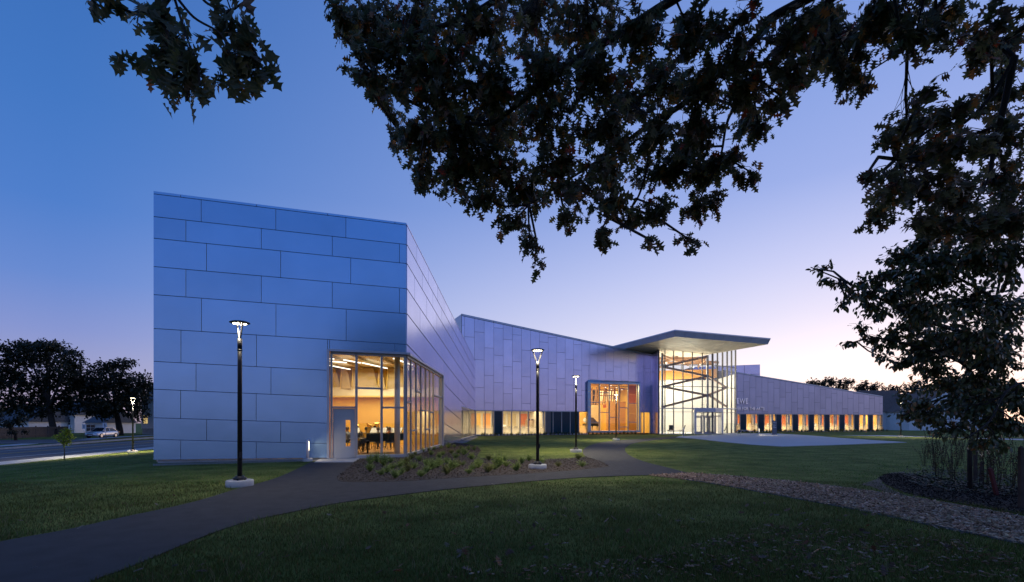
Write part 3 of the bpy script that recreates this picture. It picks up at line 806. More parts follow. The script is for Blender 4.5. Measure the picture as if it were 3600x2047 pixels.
# ---------------- entrance: canopy with folded soffit, glass tower
V0, V1 = Vector((19.3, 57.2)), Vector((33.7, 63.0)); bv = Vector((-4.8, 12.2)) * 1.75
VBL, VBR = V0 + bv, V1 + bv
KX = Vector((27.4, 66.0)); ZK, ZS, ZTOP = 11.0, 11.82, 12.6
rect = [V0, V1, VBR, VBL]
cen = (V0 + VBR) / 2
low = [p + (cen - p).normalized() * .32 for p in rect]
planes = []
for k in range(4):
    a, b = low[k], low[(k + 1) % 4]
    A = Vector((a.x, a.y, ZS)); B = Vector((b.x, b.y, ZS)); C = Vector((KX.x, KX.y, ZK))
    nn = (B - A).cross(C - A); planes.append((A, nn))
def sof(x, y):
    return max(A.z - (nn.x * (x - A.x) + nn.y * (y - A.y)) / nn.z for A, nn in planes)
mb = MB()
tp = [Vector((p.x, p.y, ZTOP)) for p in rect]; tq = [Vector((p.x, p.y, ZTOP - .16)) for p in rect]
mb.add(tp + tq, [(0, 1, 2, 3)] + [(k, 4 + k, 4 + (k + 1) % 4, (k + 1) % 4) for k in range(4)])
canopy = mb.build('entrance_canopy', 'trim', bld)
for k in range(4):
    a, b = rect[k], rect[(k + 1) % 4]; la, lb = low[k], low[(k + 1) % 4]
    n = max(4, int((b - a).length / 1.55))
    for j in range(n):
        t0, t1 = (j + .012) / n, (j + 1 - .012) / n
        if j == 0: t0 = 0
        if j == n - 1: t1 = 1
        inw = (cen - (a + b) / 2).normalized() * .06
        P = [a.lerp(b, t0) + inw, a.lerp(b, t1) + inw]; Q = [la.lerp(lb, t0), la.lerp(lb, t1)]
        v = [(P[0].x, P[0].y, ZTOP - .165), (P[1].x, P[1].y, ZTOP - .165), (Q[1].x, Q[1].y, ZS), (Q[0].x, Q[0].y, ZS)]
        iw = inw * 1.5
        v += [(x + iw.x, y + iw.y, z) for x, y, z in v]
        MB().add(v, [(3, 2, 1, 0), (4, 5, 6, 7), (0, 1, 5, 4), (1, 2, 6, 5), (2, 3, 7, 6), (3, 0, 4, 7)]).build('fascia_panel', 'fascia', canopy)
ud = (V1 - V0).normalized(); vd = bv.normalized()
for k in range(4):
    a, b = low[k], low[(k + 1) % 4]
    tri = [(p.x, p.y) for p in (a, b, KX)]
    if area(tri) < 0: tri = tri[::-1]
    dr = ud if k in (0, 2) else vd
    dots = [dr.x * p[0] + dr.y * p[1] for p in tri]; lo, hi = min(dots), max(dots)
    n = max(3, int((hi - lo) / 1.55)); A, nn = planes[k]
    for j in range(n):
        c0, c1 = lo + (hi - lo) * j / n, lo + (hi - lo) * (j + 1) / n
        q_ = clip(tri, -dr.x, -dr.y, -c0)
        q_ = clip(q_, dr.x, dr.y, c1) if q_ else []
        q_ = inset(q_, .014) if q_ else []
        if not q_: continue
        zf = lambda x, y: A.z - (nn.x * (x - A.x) + nn.y * (y - A.y)) / nn.z
        m = len(q_); v = [(x, y, zf(x, y)) for x, y in q_] + [(x, y, zf(x, y) + .05) for x, y in q_]
        MB().add(v, [tuple(range(m))[::-1], tuple(range(m, 2 * m))] + [(i, (i + 1) % m, m + (i + 1) % m, m + i) for i in range(m)]).build('soffit_panel', 'soffit', canopy)
mb = MB()
v = [(p.x, p.y, ZS + .07) for p in low] + [(KX.x, KX.y, ZK + .07)]
mb.add(v, [(0, 1, 4), (1, 2, 4), (2, 3, 4), (3, 0, 4)]); mb.build('soffit_backing', 'backing', canopy)

PF = Wall((19.95, 66.0), (27.4, 66.0)); PR = Wall((27.4, 66.0), (32.3, 69.7)); PW = Wall((19.95, 80.0), (19.95, 66.0))
zlev = [.1, 3.52, 6.5, 9.46]
zcap = lambda w: (lambda a: sof(*w.p(a, 0).to_2d()) - .01)
tw = MB(); PF.bar(tw, .15, PF.L, .0, .1, -.15, .1); PR.bar(tw, .05, PR.L, .0, .1, -.15, .1)
tower = tw.build('glass_tower', 'trim', bld)
fs = [.12, PF.s_at(2338)] + [PF.s_at(2050 + c * .309) for c in (1031, 1137, 1244, 1357)] + [PF.L - .07]
rs_ = [.08] + [PR.s_at(2050 + c * .309) for c in (1532, 1590, 1642, 1692)] + [PR.L - .06]
DOOR_S0 = PF.s_at(2438)
for w, ss in ((PF, fs), (PR, rs_)):
    zc = zcap(w)
    for k, a in enumerate(ss):
        zlo = .1
        if w is PF and DOOR_S0 < a < PF.L - .2: zlo = 3.5
        if w is PR and .2 < a < 1.6: zlo = 3.5
        w.bar(MB(), a - .05, a + .05, zlo, zc(a), -.14, .05).build('mullion', 'tower_frame', tower)
    for k in range(len(ss) - 1):
        a, b = ss[k], ss[k + 1]
        for z in (3.52, 6.5, 9.46): transom(w, a + .06, b - .06, z, tower, h=.08, o0=-.12, o1=.04, mat='tower_frame')
        portal = (w is PF and (a + b) / 2 > DOOR_S0) or (w is PR and (a + b) / 2 < 1.6)
        if not portal:
            transom(w, a + .06, b - .06, 3.06, tower, h=.06, o0=-.12, o1=.03)
            pane(w, a + .06, b - .06, .1, 3.03, tower); pane(w, a + .06, b - .06, 3.09, 3.48, tower)
        pane(w, a + .06, b - .06, 3.56, 6.46, tower); pane(w, a + .06, b - .06, 6.54, 9.42, tower)
        za, zb = zc(a + .06), zc(b - .06)
        v = [w.p(a + .06, 9.5, o) for o in (-.036, -.02)] + [w.p(b - .06, 9.5, o) for o in (-.036, -.02)] + [w.p(b - .06, zb, o) for o in (-.036, -.02)] + [w.p(a + .06, za, o) for o in (-.036, -.02)]
        MB().add([v[0], v[2], v[4], v[6], v[1], v[3], v[5], v[7]], [(3, 2, 1, 0), (4, 5, 6, 7), (0, 1, 5, 4), (1, 2, 6, 5), (2, 3, 7, 6), (3, 0, 4, 7)]).build('pane', 'glass', tower)
# bright ledge over the ground storey
PF.bar(MB(), .0, PF.L + .1, 3.50, 3.60, .05, .32).build('ledge', 'trim', tower)
PR.bar(MB(), .1, PR.L, 3.50, 3.60, .05, .32).build('ledge', 'trim', tower)
# panelled west wall of the tower
fW = lambda s: sof(*PW.p(s, 0, -.2).to_2d())
wallW = backing(PW, [(0, .0), (PW.L, .0), (PW.L, fW(PW.L)), (0, fW(0))], [], 'tower_wall', bld, th=.2)
uprights(PW, 0, PW.L, 1.27, .05, lambda s: fW(s) + .2, [], wallW, [.1, .6, .85, .3])
# entrance portal and doors
PT = [Vector((24.6, 65.15)), Vector((27.45, 65.15)), Vector((28.95, 66.25))]
pm = MB()
for a, b in ((PT[0], PT[1]), (PT[1], PT[2])):
    w = Wall(a, b); w.bar(pm, 0, w.L + (.0 if b is PT[2] else .0), 3.02, 3.49, -.22, .0)
portal = pm.build('entrance_portal', 'trim', bld)
hull([Vector((p.x, p.y, 3.3)) for p in (PT[0] + Vector((.05, .2)), PT[1] + Vector((0, .2)), PT[2] + Vector((-.1, .2)), Vector((28.4, 66.6)), Vector((24.65, 66.02)))],
     [Vector((p.x, p.y, 3.47)) for p in (PT[0] + Vector((.05, .2)), PT[1] + Vector((0, .2)), PT[2] + Vector((-.1, .2)), Vector((28.4, 66.6)), Vector((24.65, 66.02)))], 'portal_roof', 'trim', portal)
MB().box(24.6, 24.86, 65.16, 66.0, .03, 3.02).build('portal_side', 'trim', portal)
WPR = Wall((28.95, 66.25), (28.72, 66.95)); 
WPR.bar(MB(), 0, .75, .03, 3.02, -.22, 0).build('portal_side', 'trim', portal)
WD = Wall((24.86, 66.05), (28.72, 66.62))
leafs = [(0.08, 1.02), (1.40, 2.52), (2.52, 3.64)]
leafs = [(WD.s_at(2442), WD.s_at(2466)), (WD.s_at(2476), WD.s_at(2494.6)), (WD.s_at(2494.9), WD.s_at(2513.5))]
tm = MB(); WD.bar(tm, 0, WD.L, 2.42, 2.55, -.08, .05); WD.bar(tm, 0, WD.L, 2.93, 3.02, -.08, .05)
dfr = tm.build('door_frame', 'frame', portal)
for a in (.04, leafs[0][1] + .08, leafs[1][0] - .08, leafs[2][1] + .08, WD.L - .05): WD.bar(MB(), a - .06, a + .06, .03, 2.93, -.07, .04).build('door_post', 'frame', portal)
for a, b in ((.1, leafs[0][1] + .02), (leafs[1][0], leafs[2][1])): pane(WD, a, b, 2.55, 2.93, portal)
pane(WD, leafs[0][1] + .14, leafs[1][0] - .14, .03, 2.42, portal)
for a, b in leafs:
    mb = MB()
    for (s0, s1, z0, z1) in ((a + .01, a + .11, .05, 2.40), (b - .11, b - .01, .05, 2.40), (a + .11, b - .11, .05, .36), (a + .11, b - .11, 2.27, 2.40)): WD.bar(mb, s0, s1, z0, z1, -.05, .0)
    dr_ = mb.build('door', 'frame', bld); tag(dr_, 'glazed entrance door leaf with pull bars')
    pane(WD, a + .11, b - .11, .36, 2.27, dr_, o=-.02)
    WD.bar(MB(), a + .13, b - .13, 1.02, 1.07, .0, .05).build('push_bar', 'steel', dr_)
    WD.bar(MB(), b - .16, b - .12, .9, 1.45, .02, .06).build('handle', 'steel', dr_)

# ---------------- far wing
WW = Wall((35.4, 80.45), (67.9, 88.6))
sW0, sW1 = 0.0, WW.L
fWg = lambda s: (lambda z0, z1, a, b: z0 + (z1 - z0) * (s - a) / (b - a))(10.1, 6.47, WW.s_at(2588), WW.L)
wallG = backing(WW, [(sW0, HEADZ), (sW1, HEADZ), (sW1, fWg(sW1)), (sW0, fWg(sW0))], [], 'wing_wall', bld)
uprights(WW, sW0, sW1, 1.215, HEADZ, fWg, [], wallG, [.3, .85, .1, .6], gap=.034, cap=.24, mat='panel_soft')
coping(WW, sW0, sW1, fWg, wallG, 9, h=.24)
gb = MB(); WW.bar(gb, sW0, sW1, -.02, .14, -.2, .05); WW.bar(gb, sW0, sW1, HEADZ - .10, HEADZ - .004, -.2, .0)
wgw = gb.build('street_window', 'trim', bld)
g1 = [37, 250, 465, 672, 873, 1063, 1250, 1430, 1605, 1770]; ge = [178, 392, 606, 806, 1001, 1190, 1370, 1546, 1717, 1886]; gm = [108, 320, 533, 735, 933, 1123, 1308, 1485, 1658, 1827]
wq = lambda c: min(WW.L - .03, WW.s_at(2550 + c * .2929))
for k in range(10):
    a, m_, b = wq(g1[k]), wq(gm[k]), wq(ge[k])
    mullions(WW, [a, m_, b], .14, HEADZ - .1, wgw, w=.10, o0=-.14, o1=.04)
    pane(WW, a + .05, m_ - .05, .14, HEADZ - .1, wgw, 'glass_frit'); pane(WW, m_ + .05, b - .05, .14, HEADZ - .1, wgw, 'glass_frit')
    MB().lathe([(.22, 0), (.22, 3.0)], 12, tuple(WW.p(b - .42, .1, -.45))).build('column', 'white', wgw)
    if k < 9: pane(WW, b + .06, wq(g1[k + 1]) - .06, .14, HEADZ - .1, wgw, 'spandrel', o=-.02, th=.06, name='spandrel_panel')
mb = MB(); bk = Vector((-.243, .970)) * 16
c0, c1 = WW.p(0, 3.3, -.13), WW.p(WW.L, .0, -.13); d0_, d1_ = WW.p(0, fWg(0) - .02, -.13), WW.p(WW.L, fWg(WW.L) - .02, -.13)
E = lambda p: (p.x + bk.x, p.y + bk.y, p.z)
mb.add([c0, c1, d1_, d0_, E(c0), E(c1), E(d1_), E(d0_)], [(3, 2, 6, 7), (2, 1, 5, 6), (4, 7, 6, 5), (0, 3, 7, 4)]); mb.build('wing_roof', 'slate', bld)
# plant box rising behind the wing
WX = Wall((36.0, 97.0), (49.75, 97.0))
boxw = backing(WX, [(0, 8), (WX.L, 8), (WX.L, 13.25), (0, 12.75)], [], 'rooftop_box', bld)
for (a, b) in ((0, 5.6), (5.6, 10.6), (10.6, WX.L)):
    t = lambda s: 12.75 + .5 * s / WX.L
    panels(WX, [[(a, 8), (b, 8), (b, 11.3), (a, 11.3)], [(a, 11.3), (b, 11.3), (b, t(b)), (a, t(a))]], .06, boxw)
MB().box(36.0, 49.75, 97.15, 108, 8, 12.7).build('rooftop_box_body', 'slate', boxw)
# ------------------------------------------------------------------ rooms behind the glass, with their own ceiling lights and one added uplight
def V2(p): return (p.x, p.y)
def area_light(loc, w, sx, sy, colr=(1, .82, .55), rot=(0, 0, 0)):
    return lamp('ceiling_or_added_uplight', 'AREA', loc, w, colr, sx, rot, bld, sy)
# band room
br = [V2(WA.p(sOp - 1.2, 0, -.2)), V2(WA.p(WA.L - .1, 0, -.16)), V2(WB.p(10.4, 0, -.2)), (-4.9, 34.0), (-13.2, 34.0), (-12.6, 22.0)]
room('band_room', br, .05, 5.45, bld, wall='amber', ceil='cream', skip=(0, 1, 5))
MB().add([(-12.6, 21.6, .05), (-12.6, 21.6, 5.45), (-13.2, 34, 5.45), (-13.2, 34, .05), (-12.7, 21.6, .05), (-12.7, 21.6, 5.45), (-13.3, 34, 5.45), (-13.3, 34, .05)],
         [(3, 2, 1, 0), (4, 5, 6, 7), (1, 2, 6, 5)]).build('band_room_side_wall', 'cream', bld)
WBk = Wall((-13.2, 33.9), (-4.9, 33.9))
WBk.bar(MB(), 0, WBk.L, 3.36, 3.46, 0, .45).build('acoustic_ledge', 'yellowtrim', bld)
WBk.bar(MB(), 0, WBk.L, 3.46, 4.05, .0, .28).build('acoustic_band', 'cream', bld)
xs = [0, 1.3, 2.1, 3.9, 4.5, 6.2, 6.9, WBk.L]
for k in range(7):
    a, b = xs[k] + .04, xs[k + 1] - .04; tl = .16 * (1 if k % 2 else -1)
    v = [WBk.p(a, 3.95, .32), WBk.p(b, 3.95, .32 + tl), WBk.p(b - .25, 5.35, .5), WBk.p(a + .12, 5.35, .5)]
    v += [p + Vector((0, .06, 0)) for p in v]
    ap = MB().add(v, [(0, 1, 2, 3), (7, 6, 5, 4), (0, 4, 5, 1), (1, 5, 6, 2), (2, 6, 7, 3), (3, 7, 4, 0)]).build('acoustic_panel', 'tan', bld)
    MB().bar(WBk.p(a - .03, 3.9, .40), WBk.p(a + .10, 5.35, .56), .05, .05).build('trim_rod', 'yellowtrim', ap)
for (a, b) in (((-8.96, 29.0), (-8.25, 31.9)), ((-9.6, 27.6), (-9.1, 29.0)), ((-10.6, 28.2), (-9.9, 28.9)), ((-10.9, 27.0), (-10.0, 27.2)), ((-6.6, 27), (-6.2, 30)), ((-11.5, 30), (-10.9, 32.5))):
    MB().bar((a[0], a[1], 5.18), (b[0], b[1], 5.18), .11, .05).build('linear_light', 'tube', bld)
for k in range(6): MB().box(-13 + k * 1.35, -12.93 + k * 1.35, 23, 33.4, 5.30, 5.44).build('ceiling_beam', 'tan', bld)
area_light((-8.6, 27.5, 5.1), 350, 4, 4, (1, .80, .48)); area_light((-8.8, 31.3, 5.1), 240, 5, 2.5, (1, .80, .48))
MB().lathe([(.14, 0), (.14, 5.4)], 16, (-5.72, 24.1, .05)).build('interior_column', 'white', bld)

# studios behind the hall's street windows
def deep(w, s0, s1, d, off=-.25): return [V2(w.p(s0, 0, off)), V2(w.p(s1, 0, off)), V2(w.p(s1, 0, -d)), V2(w.p(s0, 0, -d))]
sA, sBm, sC_ = q(60), q(520), q(1600)
room('studio', deep(WH, sA, sC_, 5.2), .1, 3.2, bld, wall='cream', floor='tan', skip=(0,))
WHb = Wall(V2(WH.p(0, 0, -5.1)), V2(WH.p(WH.L, 0, -5.1)))
qb = lambda c: WHb.s_at(1650 + c * .1679)
for a, b, m_ in ((60, 130, 'rust'), (150, 232, 'amber'), (290, 440, 'orange'), (700, 755, 'tan'), (810, 970, 'tan'), (1075, 1205, 'rust'), (1245, 1385, 'rust'), (1465, 1552, 'rust')):
    WHb.bar(MB(), qb(a), qb(b), .75, 2.82, 0, .07).build('acoustic_panel', m_, bld)
for s_ in np.linspace(sA + 1, sC_ - 1, 5): area_light(WH.p(s_, 3.12, -2.6), 80, 2.0, 2.0, (1, .80, .52), rot=(0, 0, 0))
# passage behind the ribbon window of wall B
room('passage', [V2(WB.p(sB2 - .5, 0, -4.5)), V2(WB.p(sB2 - .5, 0, -.25)), V2(WB.p(WB.L - .1, 0, -.25)), V2(WB.p(WB.L - .1, 0, -4.5))], .1, 3.15, bld, wall='cream', floor='tan', skip=(1,))
area_light(WB.p((sB2 + WB.L) / 2, 3.05, -2.2), 260, 2, 8, (1, .80, .52))
# recital hall
sR0, sR1 = q(2292), sl1 + .1
room('recital', deep(WH, sR0, sR1, 13.0, -.2), .12, 8.6, bld, wall='gold', floor='floorwood', ceil='timber', skip=(0,))
def Wo(o): return Wall(V2(WH.p(0, 0, o)), V2(WH.p(WH.L, 0, o)))
W6, W4, W7, W75, W12 = Wo(-6), Wo(-3.4), Wo(-7.4), Wo(-8.2), Wo(-12.8)
W12.bar(MB(), W12.s_at(2060), W12.s_at(2118), .12, 4.5, 0, .1).build('cream_wall', 'cream', bld)
for j in range(6):
    z0, z1 = .14 + j * .78, .14 + (j + 1) * .78 - .02
    W6.bar(MB(), W6.s_at(2131), W6.s_at(2178), z0, z1, 0, .08).build('wood_panel', 'wood', bld)
    W6.bar(MB(), W6.s_at(2178.5), W6.s_at(2215), z0, z1, 0, .08).build('wood_panel', 'wood', bld)
for j in range(5): W4.bar(MB(), W4.s_at(2210) , W4.s_at(2262), .14 + j * 1.4, .12 + (j + 1) * 1.4, 0, .08).build('wood_panel', 'wood' if j < 3 else 'rust', bld)
for k, px in enumerate(np.arange(2080, 2216, 9.5)):
    a = W7.s_at(px); ln = .35 * math.sin(k * 1.9)
    MB().bar(W7.p(a, 4.3, 0), W7.p(a + ln, 7.0, .1), .16, .2).build('timber_post', 'timber', bld)
for z in (4.75, 5.75, 6.6): W7.bar(MB(), W7.s_at(2076), W7.s_at(2216), z - .07, z + .07, -.2, .0).build('timber_rail', 'timber', bld)
W7.bar(MB(), W7.s_at(2120), W7.s_at(2216), 3.85, 4.35, .0, .3).build('timber_beam', 'rust', bld)
for k, px in enumerate(np.arange(2106, 2214, 9.5)): W75.bar(MB(), W75.s_at(px), W75.s_at(px + 6), 4.6, 6.5, 0, .05).build('backlit_panel', 'glowpanel', bld)
W75.bar(MB(), W75.s_at(2083), W75.s_at(2101), 4.3, 6.6, 0, .1).build('control_window', 'windark', bld)
for k in range(4):
    w_ = Wo(-3 - 2.3 * k); a = w_.s_at(2080 + 22 * k)
    w_.bar(MB(), a, a + 4.2, 6.95 - .08 * k, 7.03 - .08 * k, 0, 1.4).build('ceiling_reflector', 'wood', bld)
    for j in range(2): MB().lathe([(.10, 0), (.10, .05)], 10, tuple(w_.p(a + .8 + 1.9 * j, 6.8 - .08 * k, .8))).build('downlight', 'tube', bld)
area_light(WH.p((sR0 + sR1) / 2, 6.6, -3.0), 900, 5, 3, (1, .74, .36)); area_light(WH.p((sR0 + sR1) / 2, 8.2, -9.0), 1050, 5, 5, (1, .74, .36))
# lobby of the tower
lob = [(20.25, 66.3), (27.3, 66.3), (32.1, 70.0), (33.4, 79.0), (20.25, 79.0)]
MB().add([(x, y, .06) for x, y in lob], [(0, 1, 2, 3, 4)]).build('lobby_floor', 'white', bld)
WLb = Wall((20.25, 78.9), (33.4, 78.9)); WLr = Wall((33.4, 79.0), (32.3, 70.6))
WLb.bar(MB(), 0, WLb.L, .06, 8.55, -.1, 0).build('lobby_wall', 'white', bld)
Wall((33.3, 78.9), (32.25, 70.2)).bar(MB(), 0, 8.7, .06, 8.6, -.1, 0).build('lobby_wall', 'white', bld)
Wall((20.22, 66.5), (20.22, 78.9)).bar(MB(), 0, 12.4, .06, 9.4, -.06, .0).build('lobby_wall', 'white', bld)
v = [(20.3, 78.7, 8.35), (33.3, 78.7, 8.9), (33.3, 78.7, 10.3), (20.3, 78.7, 9.9)]; v += [(x, y - .25, z) for x, y, z in v]
MB().add(v, [(0, 1, 2, 3), (7, 6, 5, 4), (0, 4, 5, 1), (1, 5, 6, 2), (2, 6, 7, 3), (3, 7, 4, 0)]).build('wood_band', 'orange', bld)
for k in range(10): MB().box(20.5 + k * 1.4, 20.62 + k * 1.4, 78.6, 78.75, 9.95, 11.7).build('clerestory_mullion', 'frame', bld)
MB().box(22.4, 23.3, 78.7, 78.83, .06, 2.2).build('lobby_door', 'cream', bld)
zz = [(20.75, 3.75), (27.0, 5.35), (20.75, 6.55), (27.0, 8.0), (20.75, 9.3), (27.0, 10.75)]
for (xa, za), (xb, zb) in zip(zz[:-1], zz[1:]): MB().bar((xa, 66.75, za), (xb, 66.75, zb), .16, .30).build('truss_member', 'timber', bld)
PRi = Wall(V2(PR.p(0, 0, -.7)), V2(PR.p(PR.L, 0, -.7)))
zr = [(.1, 5.4), (4.8, 3.9), (4.8, 6.6), (.1, 5.4), (.1, 8.0), (4.8, 6.6)]
for (sa, za), (sb, zb) in zip(zr[:-1], zr[1:]):
    if abs(sa - sb) > .2: MB().bar(PRi.p(sa, za), PRi.p(sb, zb), .16, .26).build('truss_member', 'timber', bld)
MB().box(26.85, 27.1, 66.62, 66.88, .06, 10.9).build('truss_column', 'frame', bld)
MB().box(20.62, 20.86, 66.62, 66.88, .06, 11.2).build('truss_column', 'frame', bld)
for (a, b) in (((20.8, 66.9, 10.9), (27, 74, 10.4)), ((27, 66.9, 10.5), (21.5, 73, 11.3)), ((21, 72, 11.2), (31, 72.5, 10.6)), ((21, 75.5, 11.0), (31.5, 75.5, 10.8)), ((23, 78, 10.4), (27, 69, 10.7)), ((30, 78, 10.6), (27.5, 69, 10.6)), ((21, 78, 10.2), (24, 70, 11.1))):
    MB().bar(a, b, .18, .32).build('roof_beam', 'timber', bld)
for (x, y, z) in ((22.5, 70.5, 10.2), (25, 70.5, 10.2), (28, 72, 10.1), (24, 75, 10.2), (28.5, 76, 10.2)):
    MB().lathe([(.09, 0), (.12, .18)], 10, (x, y, z)).build('downlight', 'tube', bld)
area_light((25.5, 74.5, 9.6), 720, 7, 4, (1, .92, .76)); area_light((25.0, 70.0, 9.9), 560, 5, 3, (1, .92, .76)); area_light((25, 71, 4.2), 1700, 6, 5, (1, .90, .70), rot=(math.pi, 0, 0))  # last: unseen uplight added to brighten the canopy soffit through the glass
# offices of the wing
room('office', deep(WW, 1.6, WW.L - .1, 6.0, -.25), .1, 3.2, bld, wall='amber', floor='tan', skip=(0,))
WWb = Wall(V2(WW.p(0, 0, -5.9)), V2(WW.p(WW.L, 0, -5.9)))
for k in range(11):
    a = 1.0 + k * 3.05
    WWb.bar(MB(), a, a + 1.5, .9, 2.85, 0, .07).build('acoustic_panel', 'rust', bld)
for s_ in np.linspace(3.5, WW.L - 2, 7): area_light(WW.p(s_, 3.12, -2.8), 230, 2.6, 2.0, (1, .80, .50))

# ------------------------------------------------------------------ things in the rooms
def bookshelf(loc, rz, label, w=1.1, h=1.35):
    t = thing('bookshelf', label, 'bookshelf', loc, rz, 'white bookshelves in the far wing')
    mb = MB(); mb.box(-w / 2, w / 2, .28, .3, 0, h); mb.box(-w / 2, -w / 2 + .03, 0, .3, 0, h); mb.box(w / 2 - .03, w / 2, 0, .3, 0, h); mb.build('case', 'shelfwhite', t)
    for k in range(4):
        z = .05 + k * (h - .08) / 3; MB().box(-w / 2 + .03, w / 2 - .03, 0, .28, z, z + .03).build('shelf', 'shelfwhite', t)
        if k < 3:
            x = -w / 2 + .06
            while x < w / 2 - .12:
                bw = random.uniform(.04, .12); MB().box(x, x + bw * .9, .05, .24, z + .03, z + .03 + random.uniform(.2, .33)).build('book', random.choice(['book1', 'book2', 'book3', 'paper', 'paper']), t)
                x += bw + (random.random() < .2) * .15
    return t
rzW = math.atan2(WW.u.y, WW.u.x)
for k, (c, nm) in enumerate(((330, 'second'), (505, 'third'), (560, 'third'), (735, 'fourth'), (1275, 'seventh'), (1450, 'eighth'), (1640, 'ninth'))):
    p = WW.p(wq(c), .1, -3.6)
    bookshelf((p.x, p.y, .1), rzW, f'white bookshelf seen through the {nm} lit window of the far wing' + (', right-hand one' if c == 560 else ', left-hand one' if c == 505 else ''))
for c, nm in ((960, 'fifth'), (1130, 'sixth')):
    p = WW.p(wq(c), .1, -3.2)
    t = thing('desk', f'white desk seen through the {nm} lit window of the far wing', 'desk', (p.x, p.y, .1), rzW)
    MB().box(-.9, .9, -.35, .35, .70, .74).build('desktop', 'shelfwhite', t); MB().box(-.85, .85, -.33, -.30, .15, .69).build('modesty_panel', 'shelfwhite', t)
    for sx in (-1, 1): MB().box(sx * .8 - .03, sx * .8 + .03, -.3, .3, 0, .7).build('leg', 'shelfwhite', t)
# studio furniture
rzH = math.atan2(WH.u.y, WH.u.x)
def upright(c, label):
    p = WH.p(q(c), .1, -2.6); t = thing('upright_piano', label, 'piano', (p.x, p.y, .1), rzH)
    MB().box(-.75, .75, -.05, .45, 0, 1.15).build('case', 'tan', t); MB().box(-.75, .75, -.3, -.05, .62, .72).build('keyboard', 'paper', t)
    for sx in (-1, 1): MB().box(sx * .7 - .04, sx * .7 + .04, -.3, -.22, 0, .62).build('leg', 'tan', t)
upright(225, 'pale upright piano behind the frosted glass nearest the inner corner')
def music_desk(c):
    p = WH.p(q(c), .1, -1.8); t = thing('lectern', 'lectern with tilted white sheet behind the studio glass', 'lectern', (p.x, p.y, .1), rzH)
    MB().box(-.5, .5, -.2, .2, .0, .92).build('body', 'tan', t)
    MB().add([(-.55, -.3, 1.0), (.55, -.3, 1.0), (.55, .2, 1.22), (-.55, .2, 1.22), (-.55, -.3, .96), (.55, -.3, .96), (.55, .2, 1.18), (-.55, .2, 1.18)], [(0, 1, 2, 3), (7, 6, 5, 4), (0, 4, 5, 1), (1, 5, 6, 2), (2, 6, 7, 3), (3, 7, 4, 0)]).build('sheet', 'paper', t)
music_desk(790)
def office_chair(p, rz, label):
    t = thing('task_chair', label, 'chair', p, rz, 'dark task chairs in the studio')
    MB().box(-.24, .24, -.24, .24, .44, .52).build('seat', 'upholstery', t); MB().box(-.23, .23, .2, .27, .58, 1.0).build('backrest', 'upholstery', t)
    MB().lathe([(.03, .08), (.03, .44)], 8).build('post', 'black', t)
    for k in range(5):
        a = k * 1.2566; MB().bar((0, 0, .08), (.3 * math.cos(a), .3 * math.sin(a), .05), .05, .04).build('leg', 'black', t)
for c, l in ((1010, 'dark task chair left of the rust panels in the studio'), (1150, 'dark task chair in front of the first rust panel'), (1310, 'dark task chair in front of the second rust panel')):
    p = WH.p(q(c), .1, -2.4); office_chair((p.x, p.y, .1), rzH, l)
p = WH.p(q(1520), .1, -3.6); bs_ = thing('equipment_rack', 'shelf rack with stacked gear beside the black lamp pole', 'rack', (p.x, p.y, .1), rzH)
for z in (.5, 1.1, 1.75): MB().box(-.6, .6, -.25, .25, z, z + .04).build('shelf', 'timber', bs_)
for sx in (-1, 1): MB().box(sx * .6 - .03, sx * .6 + .03, -.25, .25, 0, 1.8).build('upright', 'timber', bs_)
for k in range(5): MB().box(-.5 + k * .21, -.33 + k * .21, -.15, .15, 1.79, 1.95 + .05 * (k % 3)).build('equipment_case', 'black' if k % 2 else 'steel', bs_)

def grand_piano(loc, rz, label, lid_open):
    t = thing('grand_piano', label, 'piano', loc, rz)
    out_ = [(-.75, -.95), (.75, -.95), (.75, .1), (.68, .5), (.45, .8), (.15, 1.1), (-.15, 1.25), (-.5, 1.22), (-.75, 1.0)]
    n = len(out_); v = [(x, y, .62) for x, y in out_] + [(x, y, .98) for x, y in out_]
    side = [(k, (k + 1) % n, n + (k + 1) % n, n + k) for k in range(n)]
    MB().add(v, [tuple(range(n))[::-1], tuple(range(n, 2 * n))] + side).build('case', 'piano', t)
    v = [(x * 1.02, y, 1.0) for x, y in out_ if y > -.6 or True] + [(x * 1.02, y, 1.03) for x, y in out_]
    lid = MB().add(v, [tuple(range(n))[::-1], tuple(range(n, 2 * n))] + side).build('lid', 'piano', t)
    if lid_open:
        lid.location = (-.75, 0, 1.0); lid.rotation_euler = (0, R(-32), 0)
        for vt in lid.data.vertices: vt.co.x += .765; vt.co.z -= 1.0
        MB().bar((.6, .1, .98), (.35, .1, 1.62), .03, .03).build('lid_prop', 'piano', t)
    MB().box(-.72, .72, -1.22, -.95, .60, .74).build('keybed', 'piano', t); MB().box(-.62, .62, -1.18, -.97, .745, .76).build('keyboard', 'paper', t)
    MB().add([(-.45, -.75, 1.03), (.45, -.75, 1.03), (.40, -.60, 1.34), (-.40, -.60, 1.34), (-.45, -.72, 1.03), (.45, -.72, 1.03), (.40, -.57, 1.34), (-.40, -.57, 1.34)], [(0, 1, 2, 3), (7, 6, 5, 4), (0, 4, 5, 1), (1, 5, 6, 2), (2, 6, 7, 3), (3, 7, 4, 0)]).build('music_desk', 'piano', t)
    for x, y in ((-.6, -.85), (.6, -.85), (-.25, .9)): MB().tube([(x, y, .62), (x, y, .3), (x, y, .02)], [.09, .06, .045], 8).build('leg', 'piano', t)
    return t
grand_piano((-6.75, 25.1, .05), R(-62), 'black grand piano with closed lid behind the corner window', False)
p = WH.p(WH.s_at(2117), .12, -3.2); grand_piano((p.x, p.y, .5), R(115), 'black grand piano with raised lid on the recital stage', True)
W4.bar(MB(), W4.s_at(2070), W4.s_at(2205), .12, .48, -3, 2.4).build('stage', 'floorwood', bld)

